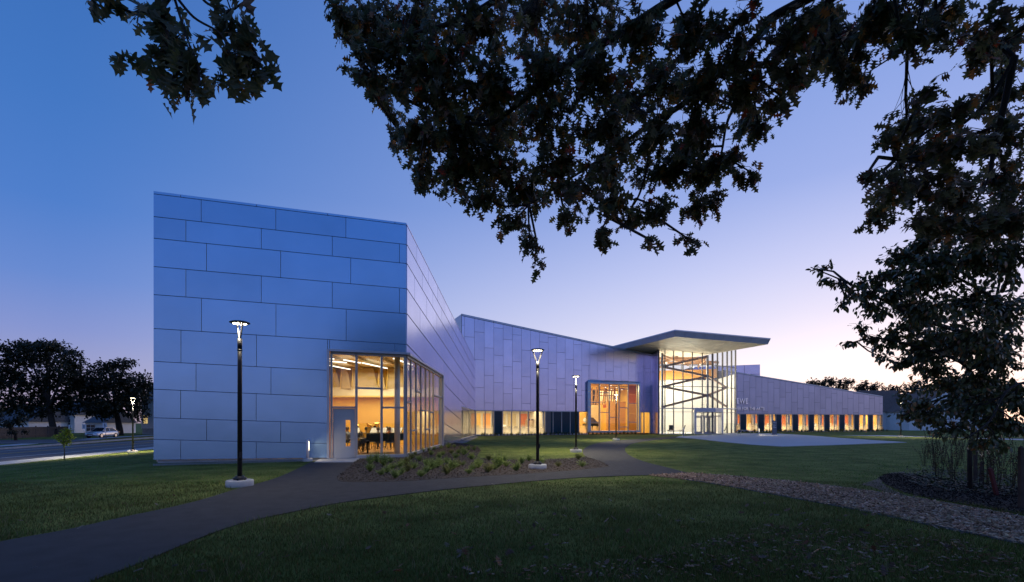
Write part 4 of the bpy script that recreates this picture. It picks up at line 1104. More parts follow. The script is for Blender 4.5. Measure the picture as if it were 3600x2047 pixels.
def folding_chair(label):
    t = thing('folding_chair', label, 'chair', (0, 0, 0), 0, 'folding chairs stacked behind the corner window')
    mb = MB()
    for sx in (-.21, .21): mb.tube([(sx, -.22, 0), (sx, .0, .45), (sx, .16, .82)], .014, 6)
    mb.tube([(-.21, .16, .82), (-.12, .19, .90), (.12, .19, .90), (.21, .16, .82)], .014, 6); mb.build('front_frame', 'black', t)
    mb = MB()
    for sx in (-.18, .18): mb.tube([(sx, .26, 0), (sx, .02, .42)], .013, 6)
    mb.tube([(-.18, .2, .1), (.18, .2, .1)], .010, 6); mb.build('rear_frame', 'black', t)
    MB().box(-.2, .2, -.2, .2, .43, .455).build('seat', 'upholstery', t); MB().box(-.19, .19, .13, .155, .66, .84).build('backrest', 'upholstery', t)
    return t
ch0 = folding_chair('dark metal folding chair in the leaning stack inside the corner window')
for k in range(6):
    o = ch0 if k == 0 else copy_tree(ch0)
    o.location = (-7.72 + .09 * k, 23.55 + .035 * k, .06 + .045 * k); o.rotation_euler = (R(4), 0, R(100)); o['label'] = f'dark metal folding chair, {nth(k)} from the door in the leaning stack'
def music_stand(label):
    t = thing('music_stand', label, 'music stand', (0, 0, 0), 0, 'music stands in the band room')
    MB().tube([(0, 0, .1), (0, 0, .95)], .012, 6).build('pole', 'black', t)
    for k in range(3): a = k * 2.094; MB().tube([(0, 0, .22), (.25 * math.cos(a), .25 * math.sin(a), 0)], .01, 5).build('foot', 'black', t)
    def pl(w, z0, z1, o, nm, m_):
        v = [(-w, -.1 + o, z0), (w, -.1 + o, z0), (w, .1 + o, z1), (-w, .1 + o, z1)]; v += [(x, y + .01, z - .01) for x, y, z in v]
        MB().add(v, [(0, 1, 2, 3), (7, 6, 5, 4), (0, 4, 5, 1), (1, 5, 6, 2), (2, 6, 7, 3), (3, 7, 4, 0)]).build(nm, m_, t)
    pl(.26, .92, 1.26, 0, 'desk', 'black'); pl(.23, .95, 1.25, -.012, 'sheet_music', 'paper')
    return t
ms0 = music_stand('music stand with white sheet among the seated players')
def tuba(label):
    t = thing('tuba', label, 'tuba', (0, 0, 0), 0, 'brass tubas in the band room')
    MB().lathe([(.035, -.35), (.05, -.1), (.07, .1), (.10, .25), (.16, .36), (.235, .43), (.232, .425), (.15, .35), (.09, .24), (.03, .1)], 20, (0, 0, .55)).build('bell', 'brass', t)
    mb = MB(); P = [(.05 + .17 * math.cos(a) + .08, .02 * math.sin(3 * a), .22 + .26 * math.sin(a)) for a in np.linspace(0, 6.28, 17)]; mb.tube(P, .035, 8)
    mb.tube([(.05, 0, .3), (.28, -.04, .42), (.30, -.12, .52)], .014, 6); mb.build('tubing', 'brass', t)
    for k in range(3): MB().lathe([(.018, 0), (.018, .2), (.024, .2), (.024, .22)], 8, (.1 + .05 * k, -.06, .2)).build('valve', 'steel', t)
    return t
tb0 = tuba('brass tuba with its bell up among the band players')

def body_mesh(arm=0.0):
    me = bpy.data.meshes.new('pose'); 
    pts = {'pel': ((0, 0, .50), .15, .13), 'wa': ((0, .0, .66), .14, .11), 'ch': ((0, .01, .86), .165, .12), 'nb': ((0, .01, 1.02), .07, .065), 'nk': ((0, .03, 1.09), .052, .055), 'hd': ((0, .045, 1.19), .074, .09), 'tp': ((0, .035, 1.27), .066, .08), 'no': ((0, .145, 1.18), .014, .016),
           'el': ((-.085, .03, 1.18), .012, .022), 'er': ((.085, .03, 1.18), .012, .022)}
    for sd, sx in (('l', -1), ('r', 1)):
        pts.update({'sh' + sd: ((sx * .17, .0, .97), .058, .058), 'eb' + sd: ((sx * .235, .06, .72), .043, .043), 'wr' + sd: ((sx * .12, .27, .76 + arm), .03, .026), 'ha' + sd: ((sx * .08, .34, .79 + arm), .036, .020), 'fi' + sd: ((sx * .05, .41, .80 + arm), .026, .014), 'th' + sd: ((sx * .045, .34, .83 + arm), .012, .012),
                    'hp' + sd: ((sx * .095, .03, .50), .095, .09), 'kn' + sd: ((sx * .12, .43, .50), .065, .062), 'an' + sd: ((sx * .12, .46, .10), .040, .042), 'to' + sd: ((sx * .13, .60, .045), .042, .032)})
    ed = [('pel', 'wa'), ('wa', 'ch'), ('ch', 'nb'), ('nb', 'nk'), ('nk', 'hd'), ('hd', 'tp'), ('hd', 'no'), ('hd', 'el'), ('hd', 'er')]
    for sd in 'lr': ed += [('ch', 'sh' + sd), ('sh' + sd, 'eb' + sd), ('eb' + sd, 'wr' + sd), ('wr' + sd, 'ha' + sd), ('ha' + sd, 'fi' + sd), ('ha' + sd, 'th' + sd), ('pel', 'hp' + sd), ('hp' + sd, 'kn' + sd), ('kn' + sd, 'an' + sd), ('an' + sd, 'to' + sd)]
    ks = list(pts); me.from_pydata([pts[k][0] for k in ks], [(ks.index(a), ks.index(b)) for a, b in ed], [])
    o = bpy.data.objects.new('pose', me); col.objects.link(o)
    md = o.modifiers.new('skin', 'SKIN'); md.use_smooth_shade = True
    sv_ = me.skin_vertices[0].data
    for i, k in enumerate(ks): sv_[i].radius = (pts[k][1], pts[k][2]); sv_[i].use_root = (k == 'pel')
    ss = o.modifiers.new('sub', 'SUBSURF'); ss.levels = 1; ss.render_levels = 1
    dg = bpy.context.evaluated_depsgraph_get()
    res = bpy.data.meshes.new_from_object(o.evaluated_get(dg))
    bpy.data.objects.remove(o)
    return res
POSE = [body_mesh(0.0), body_mesh(.12)]
def hair_mesh():
    mb = MB(); n = 14; rings = []
    for i in range(7):
        th = i / 6 * 1.75
        rings.append([(.098 * math.sin(th) * math.cos(a), .035 - .012 + .115 * math.sin(th) * math.sin(a) - .015 * (i > 3), 1.215 + .105 * math.cos(th) - (.05 if (i > 4 and math.sin(a) < .2) else 0) + (.05 if (i > 3 and math.sin(a) > .5) else 0)) for a in np.linspace(0, 2 * math.pi, n, endpoint=False)])
    v = [p for r in rings for p in r]; f = [(i * n + k, i * n + (k + 1) % n, (i + 1) * n + (k + 1) % n, (i + 1) * n + k) for i in range(6) for k in range(n)]
    mb.add(v, f, 0, True); return mb
def person(loc, rz, shirt, hair, label, pose=0):
    me = POSE[pose].copy(); me.materials.clear()
    for m_ in (shirt, 'skin', 'jeans', 'black'): me.materials.append(M[m_])
    for pl in me.polygons:
        c = pl.center
        pl.material_index = 1 if (c.z > 1.045 or (c.y > .20 and c.z > .66)) else 3 if c.z < .09 else 2 if (c.z < .54) else 0
        pl.use_smooth = True
    o = link('person', me); o.location = loc; o.rotation_euler = (0, 0, rz); tag(o, label, 'person', 'band players behind the corner window')
    hair_mesh().build('hair', hair, o)
    return o
def stool(loc, rz, label):
    t = thing('band_chair', label, 'chair', loc, rz, 'black chairs under the band players')
    MB().box(-.21, .21, -.2, .22, .39, .43).build('seat', 'upholstery', t); MB().box(-.2, .2, -.23, -.2, .55, .85).build('backrest', 'upholstery', t)
    for sx in (-.18, .18):
        for sy in (-.18, .18): MB().tube([(sx, sy, 0), (sx, sy, .39)], .012, 6).build('leg', 'black', t)
people = [((1288, 27.2), 20, 'tee_cream', 'hair', 'person in a cream hoodie seen from behind', 0), ((1329, 27.0), 5, 'tee_grey', 'hair2', 'person in a grey shirt seen from behind', 0),
          ((1368, 27.6), -10, 'tee_orange', 'hair2', 'person in an orange shirt with one arm out', 1), ((1306, 29.6), 150, 'tee_blue', 'hair2', 'curly haired person facing the window across the band', 1),
          ((1258, 28.4), 40, 'tee_white', 'hair', 'person in white at the left edge of the pane beside the door', 0), ((1316, 28.6), -30, 'tee_blue', 'hair', 'dark haired person behind a white music sheet', 0),
          ((1362, 29.8), 170, 'tee_white', 'hair', 'person in white sitting far back near the mullion', 1), ((1222, 27.6), 60, 'tee_grey', 'hair2', 'person seen through the vision panel of the door', 0)]
for (px, d), rz, sh, hr, lb, po in people:
    x = (px - CX) * d / F
    person((x, d, .05), R(rz), sh, hr, lb, po); stool((x, d, .05), R(rz), 'black chair under the ' + ' '.join(lb.split()[:10]))
for k, (px, d, rz) in enumerate(((1312, 28.0, 10), (1250, 27.9, 30), (1386, 27.6, -20), (1345, 28.6, 5), (1402, 28.8, -25))):
    o = ms0 if k == 0 else copy_tree(ms0); o.location = ((px - CX) * d / F, d, .05); o.rotation_euler = (0, 0, R(rz)); o['label'] = 'music stand with white sheet, ' + ('between the hooded and the grey-shirted player', 'behind the first pane beside the door', 'right of the orange-shirted player', 'behind the mullion right of the grey-shirted player', 'beside the white interior column')[k]
for k, (px, d, rz, tl) in enumerate(((1274, 28.6, 20, 25), (1327, 29.5, 60, -8), (1352, 28.7, 200, 28), (1228, 28.5, 10, 25))):
    o = tb0 if k == 0 else copy_tree(tb0); o.location = ((px - CX) * d / F, d, .62); o.rotation_euler = (R(6), R(tl), R(rz)); o['label'] = 'brass tuba bell, ' + ('left of the cream-hooded player', 'above the heads at the middle of the band', 'tilted behind the mullion by the orange-shirted player', 'seen through the vision panel of the door')[k]
# recital performers glimpsed through the slim window left of the bay
for k, (c, d, rz, sh, hr, lb) in enumerate(((2320, -2.0, 200, 'tee_white', 'hair2', 'person in white seen through the slim window left of the bay, nearer one'), (2362, -3.2, 180, 'tee_blue', 'hair', 'person in blue seen through the slim window left of the bay, farther one'))):
    p = WH.p(q(c), 0, d); person((p.x, p.y, .12 + .5 * k), R(rz), sh, hr, lb, 1)
    t = thing('band_chair', 'black chair under the ' + ' '.join(lb.split()[:10]), 'chair', (p.x, p.y, .12 + .5 * k), R(rz))
    MB().box(-.21, .21, -.2, .22, .39, .43).build('seat', 'upholstery', t)
    for sx in (-.18, .18):
        for sy in (-.18, .18): MB().tube([(sx, sy, 0), (sx, sy, .39)], .012, 6).build('leg', 'black', t)
p = WH.p(q(2362), .12, -3.2); MB().box(p.x - .6, p.x + .6, p.y - .6, p.y + .8, .12, .62).build('riser', 'floorwood', bld)
# lounge chairs in the lobby
def lounge(loc, rz, label):
    t = thing('lounge_chair', label, 'chair', loc, rz)
    mb = MB(); mb.add([(-.33, -.25, .38), (.33, -.25, .38), (.30, .35, .42), (-.30, .35, .42), (-.33, -.25, .48), (.33, -.25, .48), (.30, .35, .52), (-.30, .35, .52)], [(3, 2, 1, 0), (4, 5, 6, 7), (0, 1, 5, 4), (1, 2, 6, 5), (2, 3, 7, 6), (3, 0, 4, 7)]); mb.build('seat', 'upholstery', t)
    mb = MB(); mb.add([(-.30, -.22, .45), (.30, -.22, .45), (.36, -.42, 1.18), (-.36, -.42, 1.18), (-.30, -.30, .45), (.30, -.30, .45), (.36, -.50, 1.18), (-.36, -.50, 1.18)], [(0, 1, 2, 3), (7, 6, 5, 4), (0, 4, 5, 1), (1, 5, 6, 2), (2, 6, 7, 3), (3, 7, 4, 0)]); mb.build('backrest', 'upholstery', t)
    for sx in (-1, 1):
        for sy in (-1, 1): MB().tube([(sx * .18, sy * .18, .38), (sx * .28, sy * .28, 0)], .015, 6).build('leg', 'black', t)
lounge((22.05, 67.5, .06), R(10), 'dark high-backed lounge chair just inside the lobby glass, left one')
lounge((23.65, 67.4, .06), R(75), 'dark high-backed lounge chair beside the lobby door, right one')
lounge((30.4, 69.6, .06), R(65), 'pale edged lounge chair inside the right lobby glass')
# ------------------------------------------------------------------ lamps and furniture outside
def street_lamp(label, pierh):
    t = thing('street_lamp', label, 'street lamp')
    MB().lathe([(.315, -.25), (.315, pierh - .02), (.295, pierh)], 28).build('concrete_pier', 'conc', t)
    mb = MB(); z = pierh
    mb.lathe([(.16, 0), (.16, .035), (.105, .05), (.105, .085)], 16, (0, 0, z + .02)); base_ = mb.build('base_plate', 'black', t)
    for k in range(4): a = k * 1.5708 + .785; MB().lathe([(.018, 0), (.018, .07)], 6, (.125 * math.cos(a), .125 * math.sin(a), z)).build('bolt', 'black', base_)
    MB().lathe([(.056, 0), (.051, 2.9), (.051, 3.22)], 16, (0, 0, z + .06)).build('pole', 'black', t)
    MB().lathe([(.060, 0), (.060, .03)], 16, (0, 0, z + 3.25)).build('collar', 'black', t)
    MB().box(.05, .085, -.03, .03, z + .55, z + .70).build('hand_hole_cover', 'black', t)
    mb = MB(); mb.lathe([(.052, 0), (.056, .28)], 16, (0, 0, z + 3.27)); mb.build('neck', 'black', t)
    zt = 4.10
    for sx in (-1, 1): MB().bar((sx * .02, 0, z + 3.50), (sx * .175, 0, zt), .042, .024, up=(0, 1, 0)).build('arm', 'black', t)
    hd = MB().lathe([(.08, -.015), (.21, -.012), (.236, .003), (.236, .013), (.18, .038), (.08, .050), (.02, .052)], 32, (0, 0, zt)).build('lamp_head', 'black', t)
    for k in range(10):
        a = k * .6283; MB().lathe([(.010, -.010), (.017, 0)], 10, (.140 * math.cos(a), .140 * math.sin(a), zt - .015)).build('led', 'led', hd)
    for k in range(5):
        a = k * 1.2566 + .3; MB().lathe([(.010, -.010), (.017, 0)], 10, (.08 * math.cos(a), .08 * math.sin(a), zt - .014)).build('led', 'led', hd)
    return t
def add_lamp(px, py, depth, rz, label, w, src=None, pier=.16, zb=0.0):
    t = src if src else street_lamp(label, pier)
    t.location = ((px - CX) * depth / F, depth, zb); t.rotation_euler = (0, 0, rz)
    tag(t, label, 'street lamp', 'black post-top street lamps')
    lamp('lamp_light', 'SPOT', (0, 0, 4.03), w, (1, .86, .58), .16, (0, 0, 0), t, spot=R(150), blend=.6)
    return t
L1 = add_lamp(843, 1712, 12.15, R(-40), 'black street lamp on a concrete pier, nearest, in front of the blue wall', 300)
def lamp_copy(*a, **k):
    c = copy_tree(L1)
    for ch in list(c.children):
        if ch.type == 'LIGHT': bpy.data.objects.remove(ch)
    return add_lamp(*a, src=c, **k)
lamp_copy(1890, 1650, 16.7, 0, 'black street lamp at the edge of the planting bed before the lavender wall', 850)
lamp_copy(2025, 1591, 26.1, R(92), 'black street lamp on the inner lawn where the path starts to bend', 1600)
lamp_copy(2166, 1549, 43.5, R(55), 'black street lamp in front of the glowing projecting bay', 1700)
lamp_copy(467, 1592, 36.2, R(20), 'black street lamp beside the road, left of the building', 4200, zb=-.66)
lamp_copy(3167, 1540, 52.5, R(-25), 'black street lamp on the far right lawn before the white house', 1300)

def bollard(loc, rz, label, w):
    t = thing('bollard_light', label, 'bollard', loc, rz, 'steel bollard lights')
    MB().lathe([(.20, -.15), (.20, .11), (.185, .125)], 20).build('base', 'conc', t)
    n = 16; mb = MB(); v = []; f = []
    for (z, r) in ((.12, .055), (.88, .055), (.90, .05)):
        v += [(r * math.cos(2 * math.pi * k / n), r * math.sin(2 * math.pi * k / n), z) for k in range(n)]
    for i in range(2): f += [(i * n + k, i * n + (k + 1) % n, (i + 1) * n + (k + 1) % n, (i + 1) * n + k) for k in range(n)]
    f.append(tuple(2 * n + k for k in range(n))); mb.add(v, f, 0, True); mb.build('post', 'steel', t)
    MB().add([(.043, -.052, .82), (.058, -.030, .82), (.060, -.020, .66), (.057, -.015, .44), (.052, -.028, .44), (.047, -.046, .66)], [(0, 5, 2, 1), (5, 4, 3, 2)][:2]).build('lens', 'bollens', t)
    q_ = Vector((.85, .22, -.48)).to_track_quat('-Z', 'Y').to_euler()
    lamp('bollard_lamp', 'SPOT', (.10, -.05, .76), w, (1, .84, .55), .06, q_, t, spot=R(150), blend=.8)
    return t
bx, by = gp(1082, 1622); bollard((bx, by, 0), R(15), 'grey steel bollard light beside the grey door', 26)
bx, by = gp(2668, 1531); bollard((bx, by, .02), R(-60), 'lit bollard light on the plaza beside the sign slab', 160)
def bike_rack(loc, rz, label):
    t = thing('bike_rack', label, 'bike rack', loc, rz, 'arched bike racks by the entrance')
    for y in (-.35, .35): MB().tube([(-1.05, y, 0), (-.95, y, .35), (-.75, y, .55), (.75, y, .55), (.95, y, .35), (1.05, y, 0)], .028, 8).build('hoop', 'steel', t)
    for x in (-.7, 0, .7): MB().tube([(x, -.35, .55), (x, .35, .55)], .02, 8).build('cross_bar', 'steel', t)
    return t
bike_rack((21.7, 63.6, .02), R(8), 'steel arched bike rack on the plaza in front of the lobby glass')
bx, by = gp(2634, 1529); bike_rack((bx, by + 1, .02), R(12), 'steel arched bike rack right of the entrance tower')
bx, by = gp(2402.5, 1534.5)
t = thing('bollard', 'slim steel bollard in front of the entrance doors', 'bollard', (bx, by, .02))
MB().lathe([(.07, 0), (.07, .92), (.05, .96)], 14).build('post', 'steel', t); MB().lathe([(.11, 0), (.11, .03)], 14).build('flange', 'steel', t)
# sign slab
bx, by = gp(2722.5, 1530)
t = thing('sign_slab', 'dark upright sign slab at the edge of the plaza', 'sign', (bx, by, .02), R(14))
MB().box(-.32, .32, -.06, .06, 0, 1.85).build('slab', 'monolith', t); MB().box(-.35, .35, -.09, .09, -.1, .05).build('plinth', 'conc', t)
for z, w in ((1.62, .28), (1.55, .50), (1.30, .20), (1.23, .40), (1.06, .26), (.99, .46), (.92, .50)):
    MB().box(-.25, -.25 + w, -.066, -.0605, z - .018, z + .018).build('text_line', 'signwhite', t)
# lettering on the wing
def letters(text, height, s_right, z, name, label, bold):
    root = thing(name, label, 'lettering', WW.p(s_right, z, .05))
    cu = bpy.data.curves.new('txt', 'FONT'); cu.body = text; cu.size = 1.0
    x = 0.0; objs = []
    total = []
    for chx in text:
        if chx == ' ': x += .26 * height; continue
        cu.body = chx; cu.extrude = .045; cu.offset = .036 if bold else .022
        o = bpy.data.objects.new('t', cu); col.objects.link(o)
        dg = bpy.context.evaluated_depsgraph_get(); dg.update()
        me = bpy.data.meshes.new_from_object(o.evaluated_get(dg)); bpy.data.objects.remove(o)
        co = np.empty(len(me.vertices) * 3, np.float32); me.vertices.foreach_get('co', co); co = co.reshape(-1, 3)
        k = height / .729
        mnx, mxx = co[:, 0].min(), co[:, 0].max()
        co[:, 1] *= k; co[:, 0] = (co[:, 0] - mnx) * k * .80
        wdt = (mxx - mnx) * k * .80
        me.vertices.foreach_set('co', np.ascontiguousarray(co, dtype=np.float32).ravel()); me.update()
        me.materials.clear(); me.materials.append(M['letter'])
        objs.append((me, x)); x += wdt + .10 * height
    ang = math.atan2(WW.u.y, WW.u.x)
    root.rotation_euler = (0, 0, ang)
    for me, xx in objs:
        o = link('letter', me, root); o.location = (xx - x, -.06, 0); o.rotation_euler = (R(90), 0, 0)
letters('CREWE', .92, WW.s_at(2629), 4.78, 'sign_lettering', 'large thin raised letters on the wing wall ending in EWE', False)
letters('CENTER FOR THE ARTS', .54, WW.s_at(2686), 3.72, 'sign_lettering', 'small bold raised letters on the wing wall reading FOR THE ARTS', True)
# small lawn utility box by the bay
bx, by = gp(2177, 1524.5); t = thing('garden_spotlight', 'small dark ground spotlight in the strip below the projecting bay', 'spotlight', (bx, by, 0))
MB().lathe([(.02, 0), (.02, .3)], 8).build('stake', 'black', t); MB().box(-.09, .09, -.06, .06, .28, .40).build('head', 'monolith', t)

# ------------------------------------------------------------------ across the road
def house(name, label, x0, x1, y0, y1, z0, zw, zr, wallm, roofm, wins, ridge='x', door=None):
    t = thing(name, label, 'house', ((x0 + x1) / 2, (y0 + y1) / 2, z0))
    ox, oy = (x0 + x1) / 2, (y0 + y1) / 2
    a, b = (x1 - x0) / 2, (y1 - y0) / 2; h, r = zw - z0, zr - z0
    mb = MB(); mb.box(-a, a, -b, b, 0, h); w = mb.build('wall', wallm, t)
    nb = int(h / .22)
    mb = MB()
    for k in range(nb): mb.add([(-a - .012, -b - .012, k * .22), (a + .012, -b - .012, k * .22), (a, -b - .002, (k + 1) * .22 - .01), (-a, -b - .002, (k + 1) * .22 - .01)], [(0, 1, 2, 3)])
    tag(mb.build('clapboards', wallm, t), kind='stuff')
    e = .35
    if ridge == 'x':
        v = [(-a - e, -b - e, h - .05), (a + e, -b - e, h - .05), (a + e, b + e, h - .05), (-a - e, b + e, h - .05), (-a - e, 0, r), (a + e, 0, r)]
        f = [(0, 1, 5, 4), (2, 3, 4, 5), (1, 2, 5), (3, 0, 4), (3, 2, 1, 0)]
    else:
        v = [(-a - e, -b - e, h - .05), (a + e, -b - e, h - .05), (a + e, b + e, h - .05), (-a - e, b + e, h - .05), (0, -b - .05, r), (0, b + e, r)]
        f = [(0, 4, 5, 3), (1, 2, 5, 4), (2, 3, 5), (3, 2, 1, 0)]
        MB().add([(-a, -b - .06, h), (a, -b - .06, h), (0, -b - .06, r - .15)], [(0, 1, 2)]).build('gable', wallm, t)
    rf = MB().add(v, f).build('roof', roofm, t)
    MB().box(-a - .02, a + .02, -b - .04, -b - .02, h - .2, h).build('frieze_board', wallm, t)
    for (wx, wz, ww, wh, lit) in wins:
        wx -= ox; wz -= z0
        wn = MB().box(wx - ww / 2 - .1, wx + ww / 2 + .1, -b - .07, -b - .02, wz - wh / 2 - .1, wz + wh / 2 + .1).build('window', wallm, t)
        MB().box(wx - ww / 2, wx + ww / 2, -b - .078, -b - .072, wz - wh / 2, wz + wh / 2).build('pane', 'winglow' if lit else 'windark', wn)
        MB().box(wx - ww / 2, wx + ww / 2, -b - .09, -b - .08, wz - .03, wz + .03).box(wx - .025, wx + .025, -b - .09, -b - .08, wz + .03, wz + wh / 2).box(wx - .025, wx + .025, -b - .09, -b - .08, wz - wh / 2, wz - .03).build('glazing_bar', wallm, wn)
    return t
def PXx(px, d): return (px - CX) * d / F
house('white_house', 'white clapboard house with a lit window, half hidden by the building', PXx(497, 86), PXx(497, 86) + 9, 86, 96, .55, 5.75, 8.6, 'clap', 'slate',
      [(PXx(513, 86), EYE + (HZ - 1475) * 86 / F, .75, 1.45, True), (PXx(514, 86), EYE + (HZ - 1427) * 86 / F, .75, 1.1, False)])
MB().box(PXx(499, 86), PXx(499, 86) + 8.8, 86.1, 95.8, -.8, .549).build('foundation', 'conc', bpy.data.objects['white_house']).location = tuple(-c for c in bpy.data.objects['white_house'].location)
house('dim_house', 'dim house with a dark hipped roof behind the left trees', PXx(160, 98), PXx(262, 98), 98, 108, -.9, 3.2, 6.3, 'clap', 'slate',
      [(PXx(180, 98), 1.6, .9, 1.4, False), (PXx(205, 98), 1.6, .9, 1.4, False), (PXx(240, 98), 1.6, .9, 1.4, False)])
house('garage', 'low pale garage behind the parked car', PXx(300, 92), PXx(362, 92), 92, 100, -.9, 1.6, 3.6, 'clap', 'slate', [(PXx(320, 92), .6, 1.6, 1.2, False)])
house('pale_house', 'pale house at the left edge behind the fence', PXx(-40, 90), PXx(100, 90), 90, 99, -1, 1.8, 5.0, 'clap', 'slate', [(PXx(30, 90), .9, .9, 1.2, False)])
house('clapboard_hall', 'white clapboard building with brown shingle roof beyond the wing', PXx(3090, 104), PXx(3225, 104), 104, 116, -.3, EYE + (HZ - 1447) * 104 / F, EYE + (HZ - 1375) * 112 / F, 'clap', 'shingle',
      [(PXx(3155, 104), EYE + (HZ - 1486) * 104 / F, 1.3, 1.4, False)])
house('gabled_annexe', 'white gabled clapboard house behind the right-hand tree', PXx(3196, 98), PXx(3470, 98), 98, 110, -.3, EYE + (HZ - 1447) * 98 / F, EYE + (HZ - 1372) * 98 / F, 'clap', 'shingle',
      [(PXx(3300, 98), 1.6, 1.2, 1.7, False), (PXx(3390, 98), 1.6, 1.2, 1.7, False)], ridge='y')
# fence
def fence(t0, t1, s, label):
    x, y = xy(s, (t0 + t1) / 2); root = thing('board_fence', label, 'fence', (x, y, -1.0))
    n = int((t1 - t0) / 2.4)
    for k in range(n + 1):
        t = t0 + 2.4 * k; x1, y1 = xy(s, t); z = prof(s, t)
        MB().box(x1 - x - .06, x1 - x + .06, y1 - y - .06, y1 - y + .06, z + .9, z + 2.65).build('post', 'fence', root)
        if k < n:
            mb = MB()
            for j in range(16):
                ta = t + .08 + j * .14; xa, ya = xy(s, ta); xb, yb = xy(s, ta + .125); za = prof(s, ta)
                mb.bar((xa - x, ya - y, za + 1.76 + .01 * (j % 2)), (xb - x, yb - y, za + 1.76 + .01 * (j % 2)), .02, 1.5)
            xa, ya = xy(s + .05, t); xb, yb = xy(s + .05, t + 2.4)
            for zr_ in (1.35, 2.25): mb.bar((xa - x, ya - y, prof(s, t) + zr_), (xb - x, yb - y, prof(s, t + 2.4) + zr_), .05, .09)
            mb.build('board_panel', 'fence', root)
fence(-6, 44, -19.5, 'weathered grey board fence under the left trees')
# street signs
for k, (px, py, d, ph, rz, tl, lb) in enumerate(((248, 1502, 66, 1.75, 30, 0, 'small white street sign on a post left of the car'), (296, 1500, 66, 1.8, 30, 0, 'small white street sign on a post at the nose of the car'), (374, 1495, 64, 2.3, 60, 5, 'tilted street sign on a leaning post in front of the car'))):
    x = PXx(px, d); z = EYE + (HZ - py) * d / F; gz = ground_z(x, d) + .05
    t = thing('street_sign', lb, 'street sign', (x, d, gz), R(rz - 20)); t.rotation_euler = (0, R(-tl), R(rz - 20))
    MB().tube([(0, 0, -.2), (0, 0, z - gz + .2)], .035, 6).build('post', 'steel', t)
    MB().box(-.22, .22, -.05, -.035, z - gz - .32, z - gz + .32).build('plate', 'signwhite', t)
    MB().box(-.05, .05, -.055, -.051, z - gz - .22, z - gz + .22).build('arrow', 'monolith', t)
# parked car
def car(loc, rz):
    t = thing('parked_car', 'silver four-door car parked across the road', 'car', loc, rz)
    # nose towards +x
    secs = [(-2.33, .42, .66, .60), (-2.2, .30, .92, .76), (-1.7, .22, 1.00, .86), (-.9, .20, .98, .89), (.2, .20, .95, .89), (1.0, .20, .93, .88), (1.6, .22, .84, .86), (2.1, .26, .72, .78), (2.33, .34, .60, .62)]
    v = []
    for x, z0, z1, w in secs: v += [(x, -w * .94, z0), (x, -w, z0 + .25 * (z1 - z0)), (x, -w, z0 + .75 * (z1 - z0)), (x, -w * .86, z1), (x, w * .86, z1), (x, w, z0 + .75 * (z1 - z0)), (x, w, z0 + .25 * (z1 - z0)), (x, w * .94, z0)]
    f = [(i * 8 + k, i * 8 + (k + 1) % 8, (i + 1) * 8 + (k + 1) % 8, (i + 1) * 8 + k) for i in range(len(secs) - 1) for k in range(8)]
    f = [g[::-1] for g in f] + [tuple(range(8)), tuple(range(64, 72))[::-1]]
    mb = MB(); mb.add(v, f, 0, True); body = mb.build('body', 'carpaint', t)
    cab = [(-1.75, .99, .99, .74), (-1.05, .97, 1.40, .62), (-.2, .96, 1.44, .62), (.35, .94, 1.40, .61), (1.1, .92, .935, .74)]
    v = []
    for x, z0, z1, w in cab: v += [(x, -.80, z0 - .03), (x, -w, z1), (x, w, z1), (x, .80, z0 - .03)]
    f = [(i * 4 + k, (i + 1) * 4 + k, (i + 1) * 4 + k + 1, i * 4 + k + 1) for i in range(4) for k in range(3)]
    MB().add(v, f).build('window_glass', 'carglass', t)
    mb = MB()
    for i in range(4):
        if i in (1, 2): 
            a, b = cab[i], cab[i + 1]; mb.add([(a[0], -a[3] - .01, a[2] + .012), (b[0], -b[3] - .01, b[2] + .012), (b[0], b[3] + .01, b[2] + .012), (a[0], a[3] + .01, a[2] + .012), (a[0], -a[3] - .01, a[2] - .03), (b[0], -b[3] - .01, b[2] - .03), (b[0], b[3] + .01, b[2] - .03), (a[0], a[3] + .01, a[2] - .03)], [(0, 1, 2, 3), (0, 4, 5, 1), (2, 6, 7, 3), (1, 5, 6, 2), (3, 7, 4, 0)])
    for sy in (-1, 1):
        for a, b in (((-1.75, sy * .77, .98), (-1.05, sy * .63, 1.39)), ((1.1, sy * .77, .92), (.35, sy * .62, 1.39)), ((-.25, sy * .80, .95), (-.25, sy * .63, 1.42))): mb.bar(a, b, .06, .05)
    mb.build('roof', 'carpaint', t)
    for x in (-1.35, 1.42):
        for sy in (-1, 1):
            wl = MB().tube([(x, sy * .70, .32), (x, sy * .90, .32)], .325, 20).build('wheel', 'rubber', t)
            MB().tube([(x, sy * .88, .32), (x, sy * .915, .32)], .21, 14).build('rim', 'steel', wl)
    for sy in (-1, 1):
        MB().add([(2.20, sy * .74, .60), (2.34, sy * .45, .58), (2.30, sy * .45, .69), (2.08, sy * .76, .71), (2.0, sy * .77, .64)], [(0, 1, 2, 3, 4) if sy > 0 else (4, 3, 2, 1, 0)]).build('headlight', 'lens', t)
        MB().add([(2.02, sy * .80, .62), (2.10, sy * .785, .60), (2.06, sy * .785, .68), (1.98, sy * .80, .68)], [(0, 1, 2, 3) if sy > 0 else (3, 2, 1, 0)]).build('indicator', 'amberlens', t)
        MB().box(.82, 1.0, sy * .92 - .08, sy * .92 + .08, .94, 1.06).build('mirror', 'carpaint', t)
        MB().box(-2.34, -2.24, sy * .66 - .12, sy * .66 + .12, .70, .84).build('tail_light', 'amberlens', t)
        for x in (-.75, .35): MB().box(x - .09, x + .09, sy * .895 - .015, sy * .895 + .015, .80, .83).build('door_handle', 'carpaint', t)
    MB().box(2.30, 2.345, -.36, .36, .50, .62).build('grille', 'rubber', t); MB().box(2.31, 2.36, -.26, .26, .36, .45).build('number_plate', 'signwhite', t); MB().box(2.27, 2.34, -.6, .6, .30, .35).build('bumper_intake', 'rubber', t)
cz = ground_z(PXx(358, 69), 69) + .045
